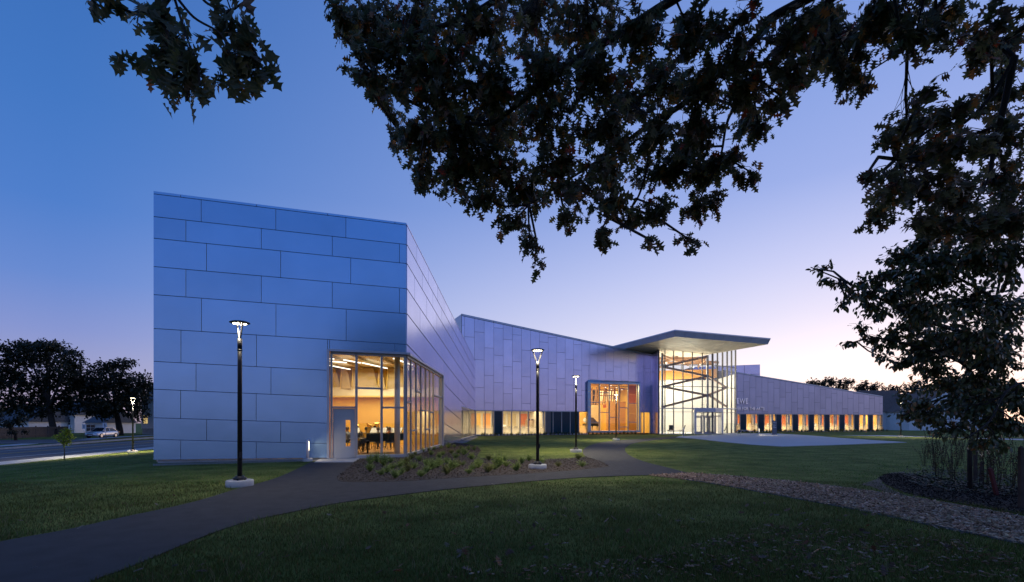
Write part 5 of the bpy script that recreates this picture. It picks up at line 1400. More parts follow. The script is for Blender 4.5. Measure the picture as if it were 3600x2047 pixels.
car((PXx(360, 69), 69, EYE - 53 * 69 / F), math.atan2(-.995, .1))
MB().box(-2.8, 2.8, -3.2, 3.2, -.6, -.005).build('parking_pad', 'road').location = (PXx(360, 69), 69, EYE - 53 * 69 / F)
tag(bpy.data.objects['parking_pad'], 'asphalt pad under the parked car', kind='structure')
# ------------------------------------------------------------------ leaves
def half_outline(h, fold=.18, curl=.12):
    out_ = [(x, y) for x, y in h] + [(-x, y) for x, y in h[::-1] if x > 1e-6]
    v = [Vector((x, y, 0)) for x, y in out_]
    tr = tessellate_polygon([v])
    V = np.array([(x, y, fold * abs(x) - curl * y * y) for x, y in out_]); FA = np.array([tuple(t) for t in tr])
    return V, FA
OAK = half_outline([(.012, 0), (.02, .10), (.22, .13), (.30, .20), (.10, .29), (.14, .36), (.42, .44), (.36, .50), (.12, .55), (.16, .62), (.33, .74), (.22, .76), (.10, .83), (0, 1.0)])
OVAL = half_outline([(.010, 0), (.10, .10), (.21, .32), (.235, .52), (.16, .78), (0, 1.0)], .25, .25)
QUAD = (np.array([(0, 0, 0), (.32, .45, .04), (0, 1, -.08), (-.32, .45, .04)]), np.array([(0, 1, 2), (0, 2, 3)]))
def unit(a): return a / (np.linalg.norm(a, axis=1, keepdims=True) + 1e-9)
def frames(D, U):
    Y = unit(D); X = unit(np.cross(Y, U)); Z = np.cross(X, Y); return X, Y, Z
def leaf_cloud(tmpl, P, D, U, S):
    TV, TF = tmpl; X, Y, Z = frames(D, U); n = len(P); k = len(TV)
    V = P[:, None, :] + S[:, None, None] * (TV[None, :, 0:1] * X[:, None, :] + TV[None, :, 1:2] * Y[:, None, :] + TV[None, :, 2:3] * Z[:, None, :])
    FA = (TF[None] + (np.arange(n) * k)[:, None, None]).reshape(-1, 3)
    return V.reshape(-1, 3), FA, k
def palette(n, tbl, rng):
    w = np.array([t[0] for t in tbl]); idx = rng.choice(len(tbl), n, p=w / w.sum())
    c = np.array([t[1] for t in tbl])[idx]
    return np.clip(c * rng.uniform(.65, 1.35, (n, 1)) * rng.uniform(.92, 1.08, (n, 3)), 0, 1)
def tree(name, label, base, trunk, limbs, clumps, tmpl, size, dens, tbl, mat, nleaf_tip=8, seed=1, group=None, singles=0, droop=.5, twig_r=.006, bark='bark', trunk_r=.3, extra_tips=0, far=False, tipdist=.22):
    rng = np.random.default_rng(seed)
    root = thing(name, label, 'tree', base, 0, group)
    B = Vector(base)
    tb = MB()
    pts = [Vector(p) - B for p in trunk]; n = len(pts)
    tb.tube(pts, [trunk_r * (1.25 if i == 0 else 1 - .55 * i / (n - 1)) for i in range(n)], 12)
    tb.build('trunk', bark, root)
    P = []
    lm = MB()
    for pl, r0, r1 in limbs:
        c = cat([Vector(p) for p in pl], 6)
        m = len(c); rr = [r0 + (r1 - r0) * i / (m - 1) for i in range(m)]
        lm2 = MB(); lm2.tube([p - B for p in c], rr, 8); lm2.build('limb', bark, root)
        P += [(np.array(p), r) for p, r in zip(c, rr)]
    PP = np.array([p for p, r in P]) if P else np.array([np.array(trunk[-1])])
    tips = []; dirs = []; tw = MB()
    for (c, rad, nt_) in clumps:
        c = np.array(c); rad = np.array(rad)
        d = np.linalg.norm(PP - c, axis=1); a = PP[d.argmin()]
        mid = (a + c) / 2 + rng.normal(0, .08, 3) * np.linalg.norm(c - a)
        R0 = min(.03, .010 + .012 * np.linalg.norm(c - a)) * (4 if far else 1)
        tw.tube([Vector(a) - B, Vector(mid) - B, Vector(c) - B], [R0, R0 * .8, R0 * .5], 5, cap=False)
        u = unit(rng.normal(size=(nt_, 3))); rr = rng.uniform(0, 1, (nt_, 1)) ** (1 / 2.4)
        T = c + u * rr * rad
        s = rng.uniform(0, 1, (nt_, 1)) ** .5
        O = a + (c - a) * s
        for o, t in zip(O, T):
            dv = t - o
            if not far: tw.tube([Vector(o) - B, Vector(o + dv * .5 + rng.normal(0, .05, 3) * np.linalg.norm(dv) + np.array((0, 0, .05))) - B, Vector(t) - B], [twig_r * 1.6, twig_r, twig_r * .5], 3, cap=False)
            tips.append(t); dirs.append(dv / (np.linalg.norm(dv) + 1e-6))
    tag(tw.build('twigs', bark, root), kind='stuff')
    T = np.repeat(np.array(tips), nleaf_tip, 0); D0 = np.repeat(np.array(dirs), nleaf_tip, 0); n = len(T)
    D = unit(D0 * .5 + rng.normal(0, .75, (n, 3)) + np.array((0, 0, -droop)))
    U = unit(rng.normal(0, .6, (n, 3)) + np.array((0, 0, 1.0)))
    pos = T - D0 * rng.uniform(0, tipdist, (n, 1)) + rng.normal(0, .03 * size / .14, (n, 3))
    S = size * rng.uniform(.65, 1.25, n)
    C = palette(n, tbl, rng)
    keep = np.ones(n, bool)
    if singles:
        vis = S / np.maximum(pos[:, 1], .5); xx = pos[:, 0] / pos[:, 1] * F + CX; yy = HZ - (pos[:, 2] - EYE) / pos[:, 1] * F
        vis = np.where((xx > 0) & (xx < 3600) & (yy > 0) & (yy < 2047), vis, 0)
        sel = np.argsort(-vis)[:singles]; keep[sel] = False
        vmesh = []
        for k in range(6):
            ci = palette(1, tbl, rng)[0] if k else np.array(tbl[0][1])
            vmesh.append(np_mesh('leaf', tmpl[0], tmpl[1], mat, np.tile(ci, (len(tmpl[0]), 1))))
        X, Y, Z = frames(D[sel], U[sel])
        for j, i in enumerate(sel):
            o = bpy.data.objects.new('leaf', vmesh[0 if j % 8 < 4 else j % 6]); col.objects.link(o); o.parent = root
            m4 = Matrix(((X[j][0], Y[j][0], Z[j][0], 0), (X[j][1], Y[j][1], Z[j][1], 0), (X[j][2], Y[j][2], Z[j][2], 0), (0, 0, 0, 1)))
            o.matrix_basis = Matrix.Translation(Vector(pos[i]) - B) @ m4 @ Matrix.Diagonal((S[i], S[i], S[i], 1))
    V, FA, k = leaf_cloud(tmpl, pos[keep] - np.array(base), D[keep], U[keep], S[keep])
    me = np_mesh('crown', V, FA, mat, np.repeat(C[keep], k, 0))
    tag(link('crown', me, root), kind='stuff')
    return root
def cl(pts, d0, d1, dens, seed, tipsize, depthf=1.0):
    """clumps given as (x, y, rx, ry) seen at their own distances, turned into 3-D ellipsoids"""
    rng = np.random.default_rng(seed); out_ = []
    for (x, y, rx, ry, *dd) in pts:
        d = dd[0] if dd else rng.uniform(d0, d1)
        c = at(x * K, y * K, d); ax, az = rx * K * d / F, ry * K * d / F
        n = max(2, int(dens * math.pi * ax * az / tipsize))
        out_.append((tuple(c), (ax, max(ax, az) * depthf, az), n))
    return out_
OAKT = [(.52, (.125, .135, .068)), (.23, (.185, .170, .070)), (.16, (.19, .135, .090)), (.07, (.40, .17, .04)), (.02, (.36, .06, .02))]
P3 = lambda *a: [at(x, y, d) for x, y, d in a]
ob = (11.2, 1.2, 0.0)
otrunk = [(11.2, 1.2, -.2), (11.15, 1.25, 1.5), (11.0, 1.3, 3.5), (10.8, 1.5, 5.6), (10.7, 1.7, 8.0), (10.5, 2.0, 11.0)]
olimbs = [
    ([(10.85, 1.5, 5.2), (8.0, 3.0, 6.9), (4.6, 4.8, 7.6)] + P3((2374, -5, 6.2), (2180, 120, 6.4), (2050, 190, 6.5), (1985, 245, 6.6), (1900, 305, 6.6), (1780, 400, 6.7), (1718, 437, 6.8), (1600, 425, 7.0), (1500, 385, 7.0)), .075, .012),
    ([(10.95, 1.4, 4.4), (9.0, 2.6, 6.0), (6.4, 4.6, 7.3)] + P3((2800, 16, 6.5), (2683, 111, 6.6), (2518, 268, 6.8), (2394, 371, 6.9), (2291, 433, 7.0), (2188, 507, 7.1), (2085, 577, 7.2), (1985, 640, 7.3), (1860, 720, 7.4)), .080, .010),
    (P3((2370, 385, 6.9), (2290, 490, 7.0), (2275, 590, 7.1), (2240, 700, 7.2), (2180, 780, 7.3)), .035, .008),
    ([(10.75, 1.7, 7.2), (8.6, 4.0, 8.4)] + P3((2930, -5, 7.4), (2844, 72, 7.4), (2740, 160, 7.5), (2640, 280, 7.6), (2560, 420, 7.6), (2530, 560, 7.7), (2460, 700, 7.8)), .055, .010),
    ([(10.9, 1.5, 5.6), (9.0, 4.4, 7.2)] + P3((3600, 96, 7.0), (3560, 215, 7.0), (3445, 385, 7.1), (3277, 505, 7.2), (3150, 560, 7.3)), .055, .010),
    (P3((3566, 200, 7.0), (3527, 385, 7.1), (3493, 529, 7.2), (3470, 640, 7.2), (3380, 780, 7.3)), .05, .010),
    ([(10.7, 1.7, 8.0), (7.5, 2.6, 9.2), (3.5, 3.6, 8.6), (.2, 4.1, 7.4), (-1.6, 4.0, 6.0)] + P3((606, -30, 3.9), (612, 160, 3.8)), .10, .010),
    (P3((606, -30, 3.9), (640, 80, 3.85), (675, 185, 3.8)), .012, .006),
    (P3((606, -30, 3.9), (680, 60, 3.9), (775, 118, 3.9), (800, 180, 3.9)), .012, .006),
    (P3((680, -60, 4.0), (720, 5, 4.0), (790, 45, 4.0), (860, 110, 4.0), (885, 165, 4.0)), .012, .006),
    ([(7.4, 3.3, 7.1), (5.0, 5.2, 8.6)] + P3((2000, -120, 6.6), (1780, -20, 6.6), (1640, 60, 6.6), (1470, 115, 6.7), (1306, 144, 6.8), (1200, 120, 6.9)), .07, .010),
    (P3((1650, 50, 6.6), (1610, 180, 6.6), (1585, 280, 6.7)), .025, .010),
    ([(8.6, 4.0, 8.4), (7.5, 5.5, 8.8)] + P3((3330, -10, 7.6), (3250, 80, 7.6), (3190, 160, 7.7), (3060, 250, 7.8)), .05, .008),
]
oc = [(850, 40, 58, 60), (930, 60, 90, 80), (1040, 50, 110, 80), (900, 150, 55, 70), (1000, 160, 95, 80), (955, 232, 50, 45), (1100, 130, 110, 90), (1080, 240, 105, 75), (1005, 340, 36, 55), (1060, 350, 80, 75),
      (1045, 440, 52, 45), (1150, 330, 95, 80), (1130, 440, 85, 68), (1200, 60, 115, 75), (1230, 180, 110, 85), (1250, 300, 95, 78), (1230, 420, 100, 78), (1195, 488, 65, 38), (1310, 480, 85, 58), (1275, 560, 50, 38),
      (1330, 60, 115, 75), (1360, 170, 105, 85), (1370, 300, 95, 75), (1390, 400, 95, 68), (1325, 612, 30, 40), (1338, 662, 16, 18), (1430, 480, 78, 58), (1425, 548, 42, 30), (1470, 70, 110, 75), (1500, 190, 105, 75), (1510, 300, 95, 68),
      (1520, 400, 88, 66), (1530, 500, 75, 58), (1498, 590, 32, 45), (1590, 545, 45, 36), (1600, 80, 105, 75), (1640, 200, 95, 75), (1640, 320, 85, 68), (1640, 430, 78, 66), (1650, 520, 55, 45), (1635, 605, 26, 28),
      (1730, 90, 95, 75), (1760, 220, 85, 75), (1760, 330, 85, 66), (1740, 440, 62, 55), (1735, 525, 36, 42), (1742, 612, 24, 24), (1850, 100, 95, 75), (1880, 215, 80, 72), (1870, 310, 50, 45), (1838, 388, 32, 36), (1893, 440, 30, 22),
      (1980, 90, 95, 72), (1995, 195, 70, 52), (2100, 70, 85, 55), (2148, 222, 34, 38), (2090, 160, 45, 40), (2230, 55, 80, 50), (2260, 130, 45, 30), (2345, 110, 50, 42), (2310, 228, 46, 34), (2360, 50, 80, 45), (2440, 140, 45, 50), (2490, 50, 75, 45), (2530, 110, 40, 60),
      (2228, 343, 34, 40), (2158, 450, 34, 32), (2300, 300, 55, 34), (2290, 390, 75, 55), (2240, 470, 62, 45), (2195, 540, 52, 40), (2310, 480, 85, 55), (2400, 270, 70, 50), (2400, 370, 88, 66), (2400, 480, 88, 66), (2510, 240, 60, 70), (2515, 350, 66, 76), (2515, 460, 66, 76), (2310, 560, 80, 42), (2430, 565, 95, 50), (2530, 570, 50, 60), (2270, 330, 55, 42), (2050, 60, 60, 50), (2180, 80, 60, 45), (2150, 130, 56, 46), (2115, 205, 46, 40), (2060, 130, 58, 56), (1955, 240, 56, 46), (2290, 90, 56, 46), (2440, 90, 56, 46), (2200, 40, 60, 40), (1900, 330, 40, 36), (1850, 440, 30, 30), (1795, 500, 36, 36), (1790, 410, 56, 46), (1560, 250, 80, 60), (1700, 380, 60, 50)]
oak_clumps = cl(oc, 5.8, 8.8, 1.3, 11, .024)
# the near spray hanging in at the upper left
ul = [(345, 25, 38, 32, 3.8), (395, 55, 42, 38, 3.8), (440, 95, 52, 40, 3.8), (400, 130, 60, 42, 3.75), (345, 160, 34, 30, 3.75), (470, 160, 60, 44, 3.8), (430, 205, 44, 42, 3.75), (500, 215, 40, 34, 3.75), (468, 250, 22, 22, 3.75), (580, 60, 52, 46, 4.0), (620, 110, 48, 48, 4.0), (590, 160, 56, 44, 3.95), (650, 160, 34, 34, 4.0), (560, 195, 40, 30, 3.95), (640, 195, 26, 24, 3.95), (235, -8, 22, 16, 3.9), (420, 10, 60, 24, 3.9), (610, 5, 60, 24, 4.1)]
oak_clumps += cl(ul, 3.8, 4.0, 1.0, 12, .0235)
# unseen crown clumps added above and behind the picture to shade the near lawn
rng_o = np.random.default_rng(5)
for k in range(60):
    x, y = rng_o.uniform(-1, 13), rng_o.uniform(-3, 6.0); zmin = EYE + 1500 * max(y, .5) / F + 1.0
    z = rng_o.uniform(max(6.2, zmin), max(6.2, zmin) + 3.2)
    oak_clumps.append(((x, y, z), (1.5, 1.5, .7), 55))
tree('oak_tree', 'large overhanging oak with dark lobed leaves across the top of the picture', ob, otrunk, olimbs, oak_clumps, OAK, .146, 1, OAKT, 'leaf', 9, 21, None, 300, .85, .0045, 'bark', .42, tipdist=.3)

# right-hand tree with oval leaves
CHT = [(.60, (.105, .125, .046)), (.22, (.145, .16, .055)), (.12, (.12, .09, .045)), (.06, (.36, .16, .04))]
cb = (10.7, 11.3, 0.0)
ctrunk = [(10.7, 11.3, -.2), (10.7, 11.3, 1.0), (10.85, 11.2, 2.6), (11.1, 11.1, 4.4), (11.4, 11.0, 6.2)]
climbs = [([(10.85, 11.2, 2.8)] + P3((3480, 1215, 10.4), (3359, 1161, 10.1), (3222, 1118, 9.8), (3140, 1074, 9.6), (3041, 1024, 9.4), (2947, 980, 9.3), (2850, 940, 9.2)), .06, .008),
          ([(11.0, 11.1, 3.8)] + P3((3500, 1060, 10.2), (3330, 960, 9.8), (3180, 900, 9.6)), .05, .008),
          ([(10.75, 11.25, 2.0)] + P3((3400, 1290, 10.2), (3220, 1220, 9.8), (3080, 1190, 9.6), (2960, 1215, 9.5)), .05, .008),
          ([(10.72, 11.28, 1.7)] + P3((3400, 1380, 10.0), (3260, 1420, 9.6), (3180, 1460, 9.4)), .04, .008),
          ([(10.75, 11.25, 2.2), (11.5, 9.5, 2.4)] + P3((3580, 1350, 8.6), (3480, 1480, 8.2), (3400, 1540, 8.0)), .04, .008),
          ([(11.2, 11.05, 4.6)] + P3((3560, 900, 10.0), (3460, 800, 9.6)), .05, .01)]
cc = [(2036, 672, 20, 10), (2073, 663, 13, 18), (2058, 700, 22, 8), (2095, 712, 26, 12), (2150, 700, 18, 24), (2130, 745, 34, 14), (2105, 772, 22, 10), (2180, 735, 38, 26), (2222, 690, 40, 36), (2200, 790, 45, 22), (2148, 810, 34, 11), (2260, 760, 52, 42),
      (2240, 640, 45, 30), (2290, 690, 58, 48), (2310, 605, 58, 40), (2370, 650, 78, 58), (2450, 640, 88, 78), (2530, 650, 66, 88), (2330, 780, 68, 52), (2420, 760, 78, 68), (2510, 780, 78, 78), (2128, 858, 28, 8), (2180, 848, 40, 14), (2230, 838, 45, 22), (2300, 860, 58, 36), (2400, 870, 78, 56), (2500, 890, 78, 68),
      (2208, 896, 32, 11), (2258, 910, 40, 17), (2330, 930, 58, 32), (2430, 960, 78, 46), (2520, 980, 68, 58), (2262, 985, 34, 14), (2320, 1000, 45, 24), (2390, 1015, 55, 30), (2262, 1040, 34, 14), (2310, 1055, 45, 20), (2390, 1075, 56, 28, 9.0), (2470, 1065, 66, 38, 8.6), (2330, 1040, 50, 24, 9.2), (2420, 1030, 70, 30, 9.0), (2545, 1010, 50, 50, 8.6), (2540, 1075, 40, 44, 8.3), (2440, 1120, 30, 18, 8.6), (2500, 1125, 40, 20, 8.2), (2340, 700, 80, 58), (2270, 820, 58, 38), (2300, 900, 66, 36), (2245, 735, 50, 38), (2380, 560, 88, 48), (2460, 545, 88, 58), (2540, 545, 56, 66), (2350, 850, 88, 58), (2460, 840, 95, 78), (2280, 640, 58, 42), (2360, 955, 78, 42), (2450, 1000, 88, 46), (2200, 690, 30, 30), (2170, 770, 34, 16), (2215, 860, 36, 16)]
tree('fruit_tree', 'dense dark tree with oval leaves reaching in from the right', cb, ctrunk, climbs, cl(cc, 8.8, 10.6, 1.3, 31, .016), OVAL, .112, 1, CHT, 'leaf_glossy', 9, 33, None, 300, .9, .004, 'bark', .045, tipdist=.35)

# trees across the road and beyond the wing
FART = [(.7, (.026, .033, .016)), (.3, (.042, .045, .020))]
def far_tree(name, label, px, py, d, clumps, tr, seed, leaf=.42, dens=1.0, tbl=FART, group=None, tips=.30):
    b = at(px, py, d); top = at(clumps[0][0] * K, clumps[0][1] * K, d)
    c = cl(clumps, d - 2, d + 3, dens * 2.6, seed, tips, .9)
    mid = np.mean([k[0] for k in c], 0)
    trk = [(b.x, b.y, b.z - .3), (b.x, b.y, b.z + 1.5), tuple((Vector(b) + Vector(mid)) / 2), tuple(mid)]
    lims = [([trk[2], tuple((Vector(trk[2]) + Vector(k[0])) / 2 + Vector((0, 0, .5))), k[0]], tr * .4, tr * .1) for k in c[:7]]
    return tree(name, label, tuple(b), trk, lims, c, QUAD, leaf, 1, tbl, 'leaf', 7, seed, group, 0, .35, .02, 'bark', tr, far=True, tipdist=.8)
GL = 'large dark trees across the road'
far_tree('broadleaf_tree', 'broad dark tree at the left edge, largest across the road', 190, 1552, 74, [(45, 890, 60, 40), (115, 884, 66, 40), (180, 905, 34, 40), (200, 955, 22, 40), (60, 868, 46, 20), (125, 866, 46, 20), (55, 955, 75, 42), (150, 945, 58, 50), (25, 1010, 50, 32), (100, 1015, 75, 36), (172, 1005, 38, 40), (185, 960, 24, 36), (10, 925, 40, 50)], .55, 41, dens=1.0, group=GL)
far_tree('broadleaf_tree', 'rounded dark tree between the broad tree and the building', 420, 1538, 80, [(270, 922, 46, 24), (300, 955, 62, 40), (228, 955, 26, 38), (310, 908, 38, 14), (358, 965, 24, 40), (218, 1000, 26, 38), (245, 975, 40, 40), (335, 990, 42, 42), (285, 1010, 66, 40), (345, 1030, 30, 26), (250, 1030, 40, 24)], .55, 42, dens=1.15, group=GL)
far_tree('broadleaf_tree', 'dark tree half hidden behind the left edge of the building', 545, 1530, 95, [(380, 975, 16, 22), (400, 990, 26, 40), (384, 1020, 18, 24)], .4, 43, group=GL)
far_tree('broadleaf_tree', 'low dark tree in front of the fence at the far left', 55, 1556, 60, [(20, 1060, 26, 16), (48, 1050, 24, 18), (-20, 1040, 30, 30)], .15, 44, leaf=.3, group=GL, tips=.18)
far_tree('shrub', 'dark shrub at the foot of the fence, far left', 40, 1556, 58, [(30, 1082, 18, 9), (62, 1080, 12, 8)], .05, 45, leaf=.2, tips=.1)
GR_ = 'trees on the skyline beyond the wing'
sky_tr = [('rounded tree on the skyline just right of the wing roof peak', (2035, 958, 22, 12), (2015, 965, 14, 9)), ('broad tree on the skyline above the middle of the wing roof', (2078, 954, 26, 13), (2062, 963, 22, 10)), ('loose tree on the skyline, third from the left', (2118, 958, 22, 14), (2100, 966, 18, 10)),
          ('spiky topped tree on the skyline, fourth from the left', (2162, 964, 14, 16), (2150, 970, 20, 10)), ('thin tree on the skyline above the end of the wing', (2192, 968, 18, 14), (2180, 976, 16, 10)), ('tree on the skyline over the shingle roof', (2228, 976, 24, 16), (2212, 985, 18, 10)), ('tree on the skyline behind the gabled house', (2285, 975, 40, 24), (2310, 985, 40, 20)), ('tree on the skyline at the right edge, behind the fruit tree', (2400, 975, 60, 30), (2490, 980, 70, 30))]
for k, (lb, a, b) in enumerate(sky_tr):
    far_tree('skyline_tree', lb, a[0] * K, 1500, 132 + 3 * k, [a, b, ((a[0] + b[0]) / 2, max(a[1], b[1]) + 12, a[2], 12)], .3, 50 + k, leaf=.55, dens=.85, tbl=[(.7, (.024, .023, .012)), (.3, (.045, .032, .014))], group=GR_, tips=.45)
# sapling by the road
SAPT = [(.8, (.30, .40, .045)), (.2, (.42, .48, .07))]
sx, sy = PXx(226, 29.8), 29.8; sz = ground_z(sx, sy)
tree('sapling', 'small bright green sapling with round crown beside the road', (sx, sy, sz), [(sx, sy, sz - .1), (sx + .01, sy, sz + .45), (sx - .01, sy, sz + .9), (sx, sy, sz + 1.4)],
     [([(sx, sy, sz + .8), (sx + dx * .5, sy + dy * .5, sz + 1.15), (sx + dx, sy + dy, sz + 1.5 + dz)], .014, .004) for dx, dy, dz in ((.35, .1, .1), (-.35, 0, .1), (.1, .3, .25), (-.1, -.3, .2), (.2, -.2, -.2), (-.25, .2, -.2))],
     [((sx + dx, sy + dy, sz + 1.38 + dz), (.36, .36, .30), 26) for dx, dy, dz in ((.3, 0, 0), (-.32, 0, .02), (0, .2, .3), (0, -.2, -.05), (.12, 0, .42), (-.12, .1, -.28), (.25, -.1, -.3))], QUAD, .085, 1, SAPT, 'leaf_thin', 7, 61, None, 0, .2, .004, 'bark_pale', .035, tipdist=.12)
# ------------------------------------------------------------------ plants in the bed
def fern_mesh(seed, nf=46, h=.42, spread=.30, cols=((.14, .22, .040), (.36, .46, .11))):
    """bushy plant: arching stems set all round with small leaflets, paler towards the tips"""
    rng = np.random.default_rng(seed); Vs = []; Fs = []; Cs = []; off = 0
    for k in range(nf):
        a = rng.uniform(0, 6.283); r = spread * rng.uniform(.1, 1) ** .8; hh = h * rng.uniform(.5, 1.15) * (1 - .45 * (r / spread) ** 2)
        p0 = np.array((math.cos(a) * .05, math.sin(a) * .05, 0)); p1 = np.array((math.cos(a) * r * .5, math.sin(a) * r * .5, hh * .7)); p2 = np.array((math.cos(a) * r * 1.05, math.sin(a) * r * 1.05, hh))
        tone = rng.uniform(.75, 1.2)
        for j in range(15):
            t = .12 + .88 * (j + rng.uniform(0, 1)) / 15; q0 = (1 - t) ** 2 * p0 + 2 * t * (1 - t) * p1 + t * t * p2
            d = rng.normal(0, 1, 3); d[2] = abs(d[2]) * .6 + .1; d += .5 * (p2 - p0) / (np.linalg.norm(p2 - p0)); d /= np.linalg.norm(d)
            ln = .07 * h / .42 * (1 - .4 * t); w = np.cross(d, rng.normal(0, 1, 3)); w = w / (np.linalg.norm(w) + 1e-6) * ln * .22
            c = (np.array(cols[0]) + (np.array(cols[1]) - np.array(cols[0])) * t ** 1.3) * tone * rng.uniform(.8, 1.2)
            Vs += [q0, q0 + d * ln * .5 + w, q0 + d * ln, q0 + d * ln * .5 - w]; Fs += [(off, off + 1, off + 2), (off, off + 2, off + 3)]; Cs += [c] * 4; off += 4
        side = np.array((-math.sin(a), math.cos(a), 0)) * .004
        Vs += [p0 - side, p0 + side, p1 + side, p1 - side, p2]; Fs += [(off, off + 1, off + 2), (off, off + 2, off + 3), (off + 3, off + 2, off + 4)]; Cs += [np.array(cols[0]) * .6] * 5; off += 5
    return np_mesh('plant', np.array(Vs), np.array(Fs), 'leaf', np.clip(np.array(Cs), 0, 1))
ferns = [fern_mesh(k, h=.36 + .07 * (k % 3)) for k in range(4)] + [fern_mesh(9, cols=((.14, .15, .035), (.30, .32, .08)))]
rp = random.Random(3)
def plant(mesh, x, y, z, sc, name, label, cat_, group):
    o = link(name, mesh); o.location = (x, y, z); o.rotation_euler = (0, 0, rp.uniform(0, 6.28)); o.scale = (sc, sc, sc * rp.uniform(.85, 1.1))
    return tag(o, label, cat_, group)
fp = [(295, 415), (300, 360), (345, 350), (390, 375), (440, 350), (375, 440), (415, 425), (470, 460), (450, 400), (505, 385), (515, 435), (548, 370), (555, 415), (600, 395), (585, 330), (640, 340), (650, 450), (690, 420), (690, 370), (730, 400), (720, 300), (765, 385), (780, 370), (775, 320), (830, 435), (830, 360), (870, 400), (905, 385), (890, 320), (940, 370), (950, 300), (985, 430), (1010, 400), (1000, 330), (1045, 390), (1060, 360), (1115, 420), (1120, 335), (1160, 400), (1185, 385), (1225, 345), (1310, 410), (1345, 360), (1480, 365), (1600, 380), (1740, 330), (1765, 380), (610, 300), (660, 280), (700, 270), (740, 262), (790, 255), (840, 250), (880, 245), (930, 258), (980, 262), (1020, 265), (860, 290), (910, 290), (800, 300), (1240, 380), (1400, 340)]
bands = [('row nearest the path', 428, 999), ('second row from the path', 398, 428), ('third row from the path', 368, 398), ('fourth row from the path', 328, 368), ('row behind the middle', 285, 328), ('back row by the wall', 0, 285)]
i = 0
for nm, lo, hi in bands:
    for j, (a, b) in enumerate(sorted(p for p in fp if lo <= p[1] < hi)):
        x, y = gp(1150 + a * .5076, 1450 + b * .5076)
        plant(ferns[i % 5], x, y, .02, rp.uniform(.55, .92), 'fern_shrub', f'feathery shrub in the mulch bed, {nth(j)} from left, {nm}', 'shrub', 'feathery shrubs in the mulch bed'); i += 1
low_m = [fern_mesh(20 + k, nf=20, h=.40, spread=.26, cols=((.06, .10, .022), (.18, .20, .045))) for k in range(3)]
mb = MB(); WH.bar(mb, WH.s_at(1675), sl0, 0, .02, .02, 1.15); tag(mb.build('foundation_bed', 'mulch'), 'mulch strip under the hall windows', kind='structure')
for k, s_ in enumerate(np.arange(WH.s_at(1685), WH.s_at(2040), .42)):
    p = WH.p(s_ + rp.uniform(-.1, .1), 0, .55 + rp.uniform(-.15, .25)); plant(low_m[k % 3], p.x, p.y, .02, rp.uniform(.8, 1.25), 'low_plant', f'low grassy plant under the hall windows, {nth(k)} from the left', 'plant', 'low plants under the hall windows')
mb = MB(); WP.bar(mb, -.6, WP.L + .4, 0, .02, -.1, 1.3); tag(mb.build('foundation_bed', 'mulch'), 'mulch strip under the projecting bay', kind='structure')
for k in range(13):
    p = WP.p(-.2 + k * .56, 0, .7); plant(low_m[k % 3], p.x, p.y, .02, rp.uniform(.9, 1.3), 'low_plant', f'small leafy plant below the projecting bay, {nth(k)} from the left', 'plant', 'low plants below the projecting bay')
mb = MB(); WW.bar(mb, .5, WW.L + .6, 0, .02, .02, 1.5); tag(mb.build('foundation_bed', 'mulch'), 'mulch strip along the far wing', kind='structure')
for k, s_ in enumerate(np.arange(1.6, WW.L + .3, .36)):
    p = WW.p(s_ + rp.uniform(-.1, .1), 0, .7 + rp.uniform(-.25, .35)); plant(low_m[k % 3], p.x, p.y, .02, rp.uniform(.9, 1.35), 'low_plant', f'low plant in the row along the far wing, {nth(k)} from the left', 'plant', 'low plants along the far wing')

# ------------------------------------------------------------------ garden corner on the right
def stem_plant_mesh(seed, h, ns=14, spread=.35):
    rng = np.random.default_rng(seed); mb = MB(); Vs = []; Fs = []; Cs = []; off = 0
    for k in range(ns):
        a = rng.uniform(0, 6.283); r = spread * rng.uniform(.2, 1); hh = h * rng.uniform(.6, 1.1)
        P = [np.array((math.cos(a) * .05, math.sin(a) * .05, 0)), np.array((math.cos(a) * r * .5, math.sin(a) * r * .5, hh * .55)), np.array((math.cos(a) * r * 1.1 + rng.normal(0, .05), math.sin(a) * r * 1.1, hh))]
        w = .004
        for i in range(2):
            for dvec in ((1, 0, 0), (0, 1, 0)):
                d = np.array(dvec) * w
                Vs += [P[i] - d, P[i] + d, P[i + 1] + d * .6, P[i + 1] - d * .6]; Fs += [(off, off + 1, off + 2), (off, off + 2, off + 3)]; Cs += [np.array((.05, .035, .022))] * 4; off += 4
        for j in range(16):
            t = rng.uniform(.25, 1.0); q0 = P[0] + (P[1] - P[0]) * min(1, t * 2) if t < .5 else P[1] + (P[2] - P[1]) * (t - .5) * 2
            d = rng.normal(0, 1, 3); d /= np.linalg.norm(d); ln = rng.uniform(.02, .055); wv = np.cross(d, rng.normal(0, 1, 3)); wv = wv / np.linalg.norm(wv) * ln * .28
            c = np.array([(.035, .040, .015), (.06, .045, .02), (.10, .05, .02), (.045, .030, .02)][rng.integers(4)])
            Vs += [q0, q0 + d * ln * .5 + wv, q0 + d * ln, q0 + d * ln * .5 - wv]; Fs += [(off, off + 1, off + 2), (off, off + 2, off + 3)]; Cs += [c] * 4; off += 4
    return np_mesh('plant', np.array(Vs), np.array(Fs), 'leaf', np.array(Cs))
stems = [stem_plant_mesh(70 + k, 1.0 + .18 * k) for k in range(4)]
sp = [(3250, 1640), (3285, 1655), (3310, 1630), (3340, 1665), (3370, 1640), (3300, 1690), (3400, 1670), (3440, 1690), (3480, 1680), (3420, 1640), (3520, 1690), (3555, 1720), (3500, 1730), (3590, 1740), (3350, 1700), (3460, 1720), (3620, 1700), (3265, 1615), (3380, 1615), (3450, 1620)]
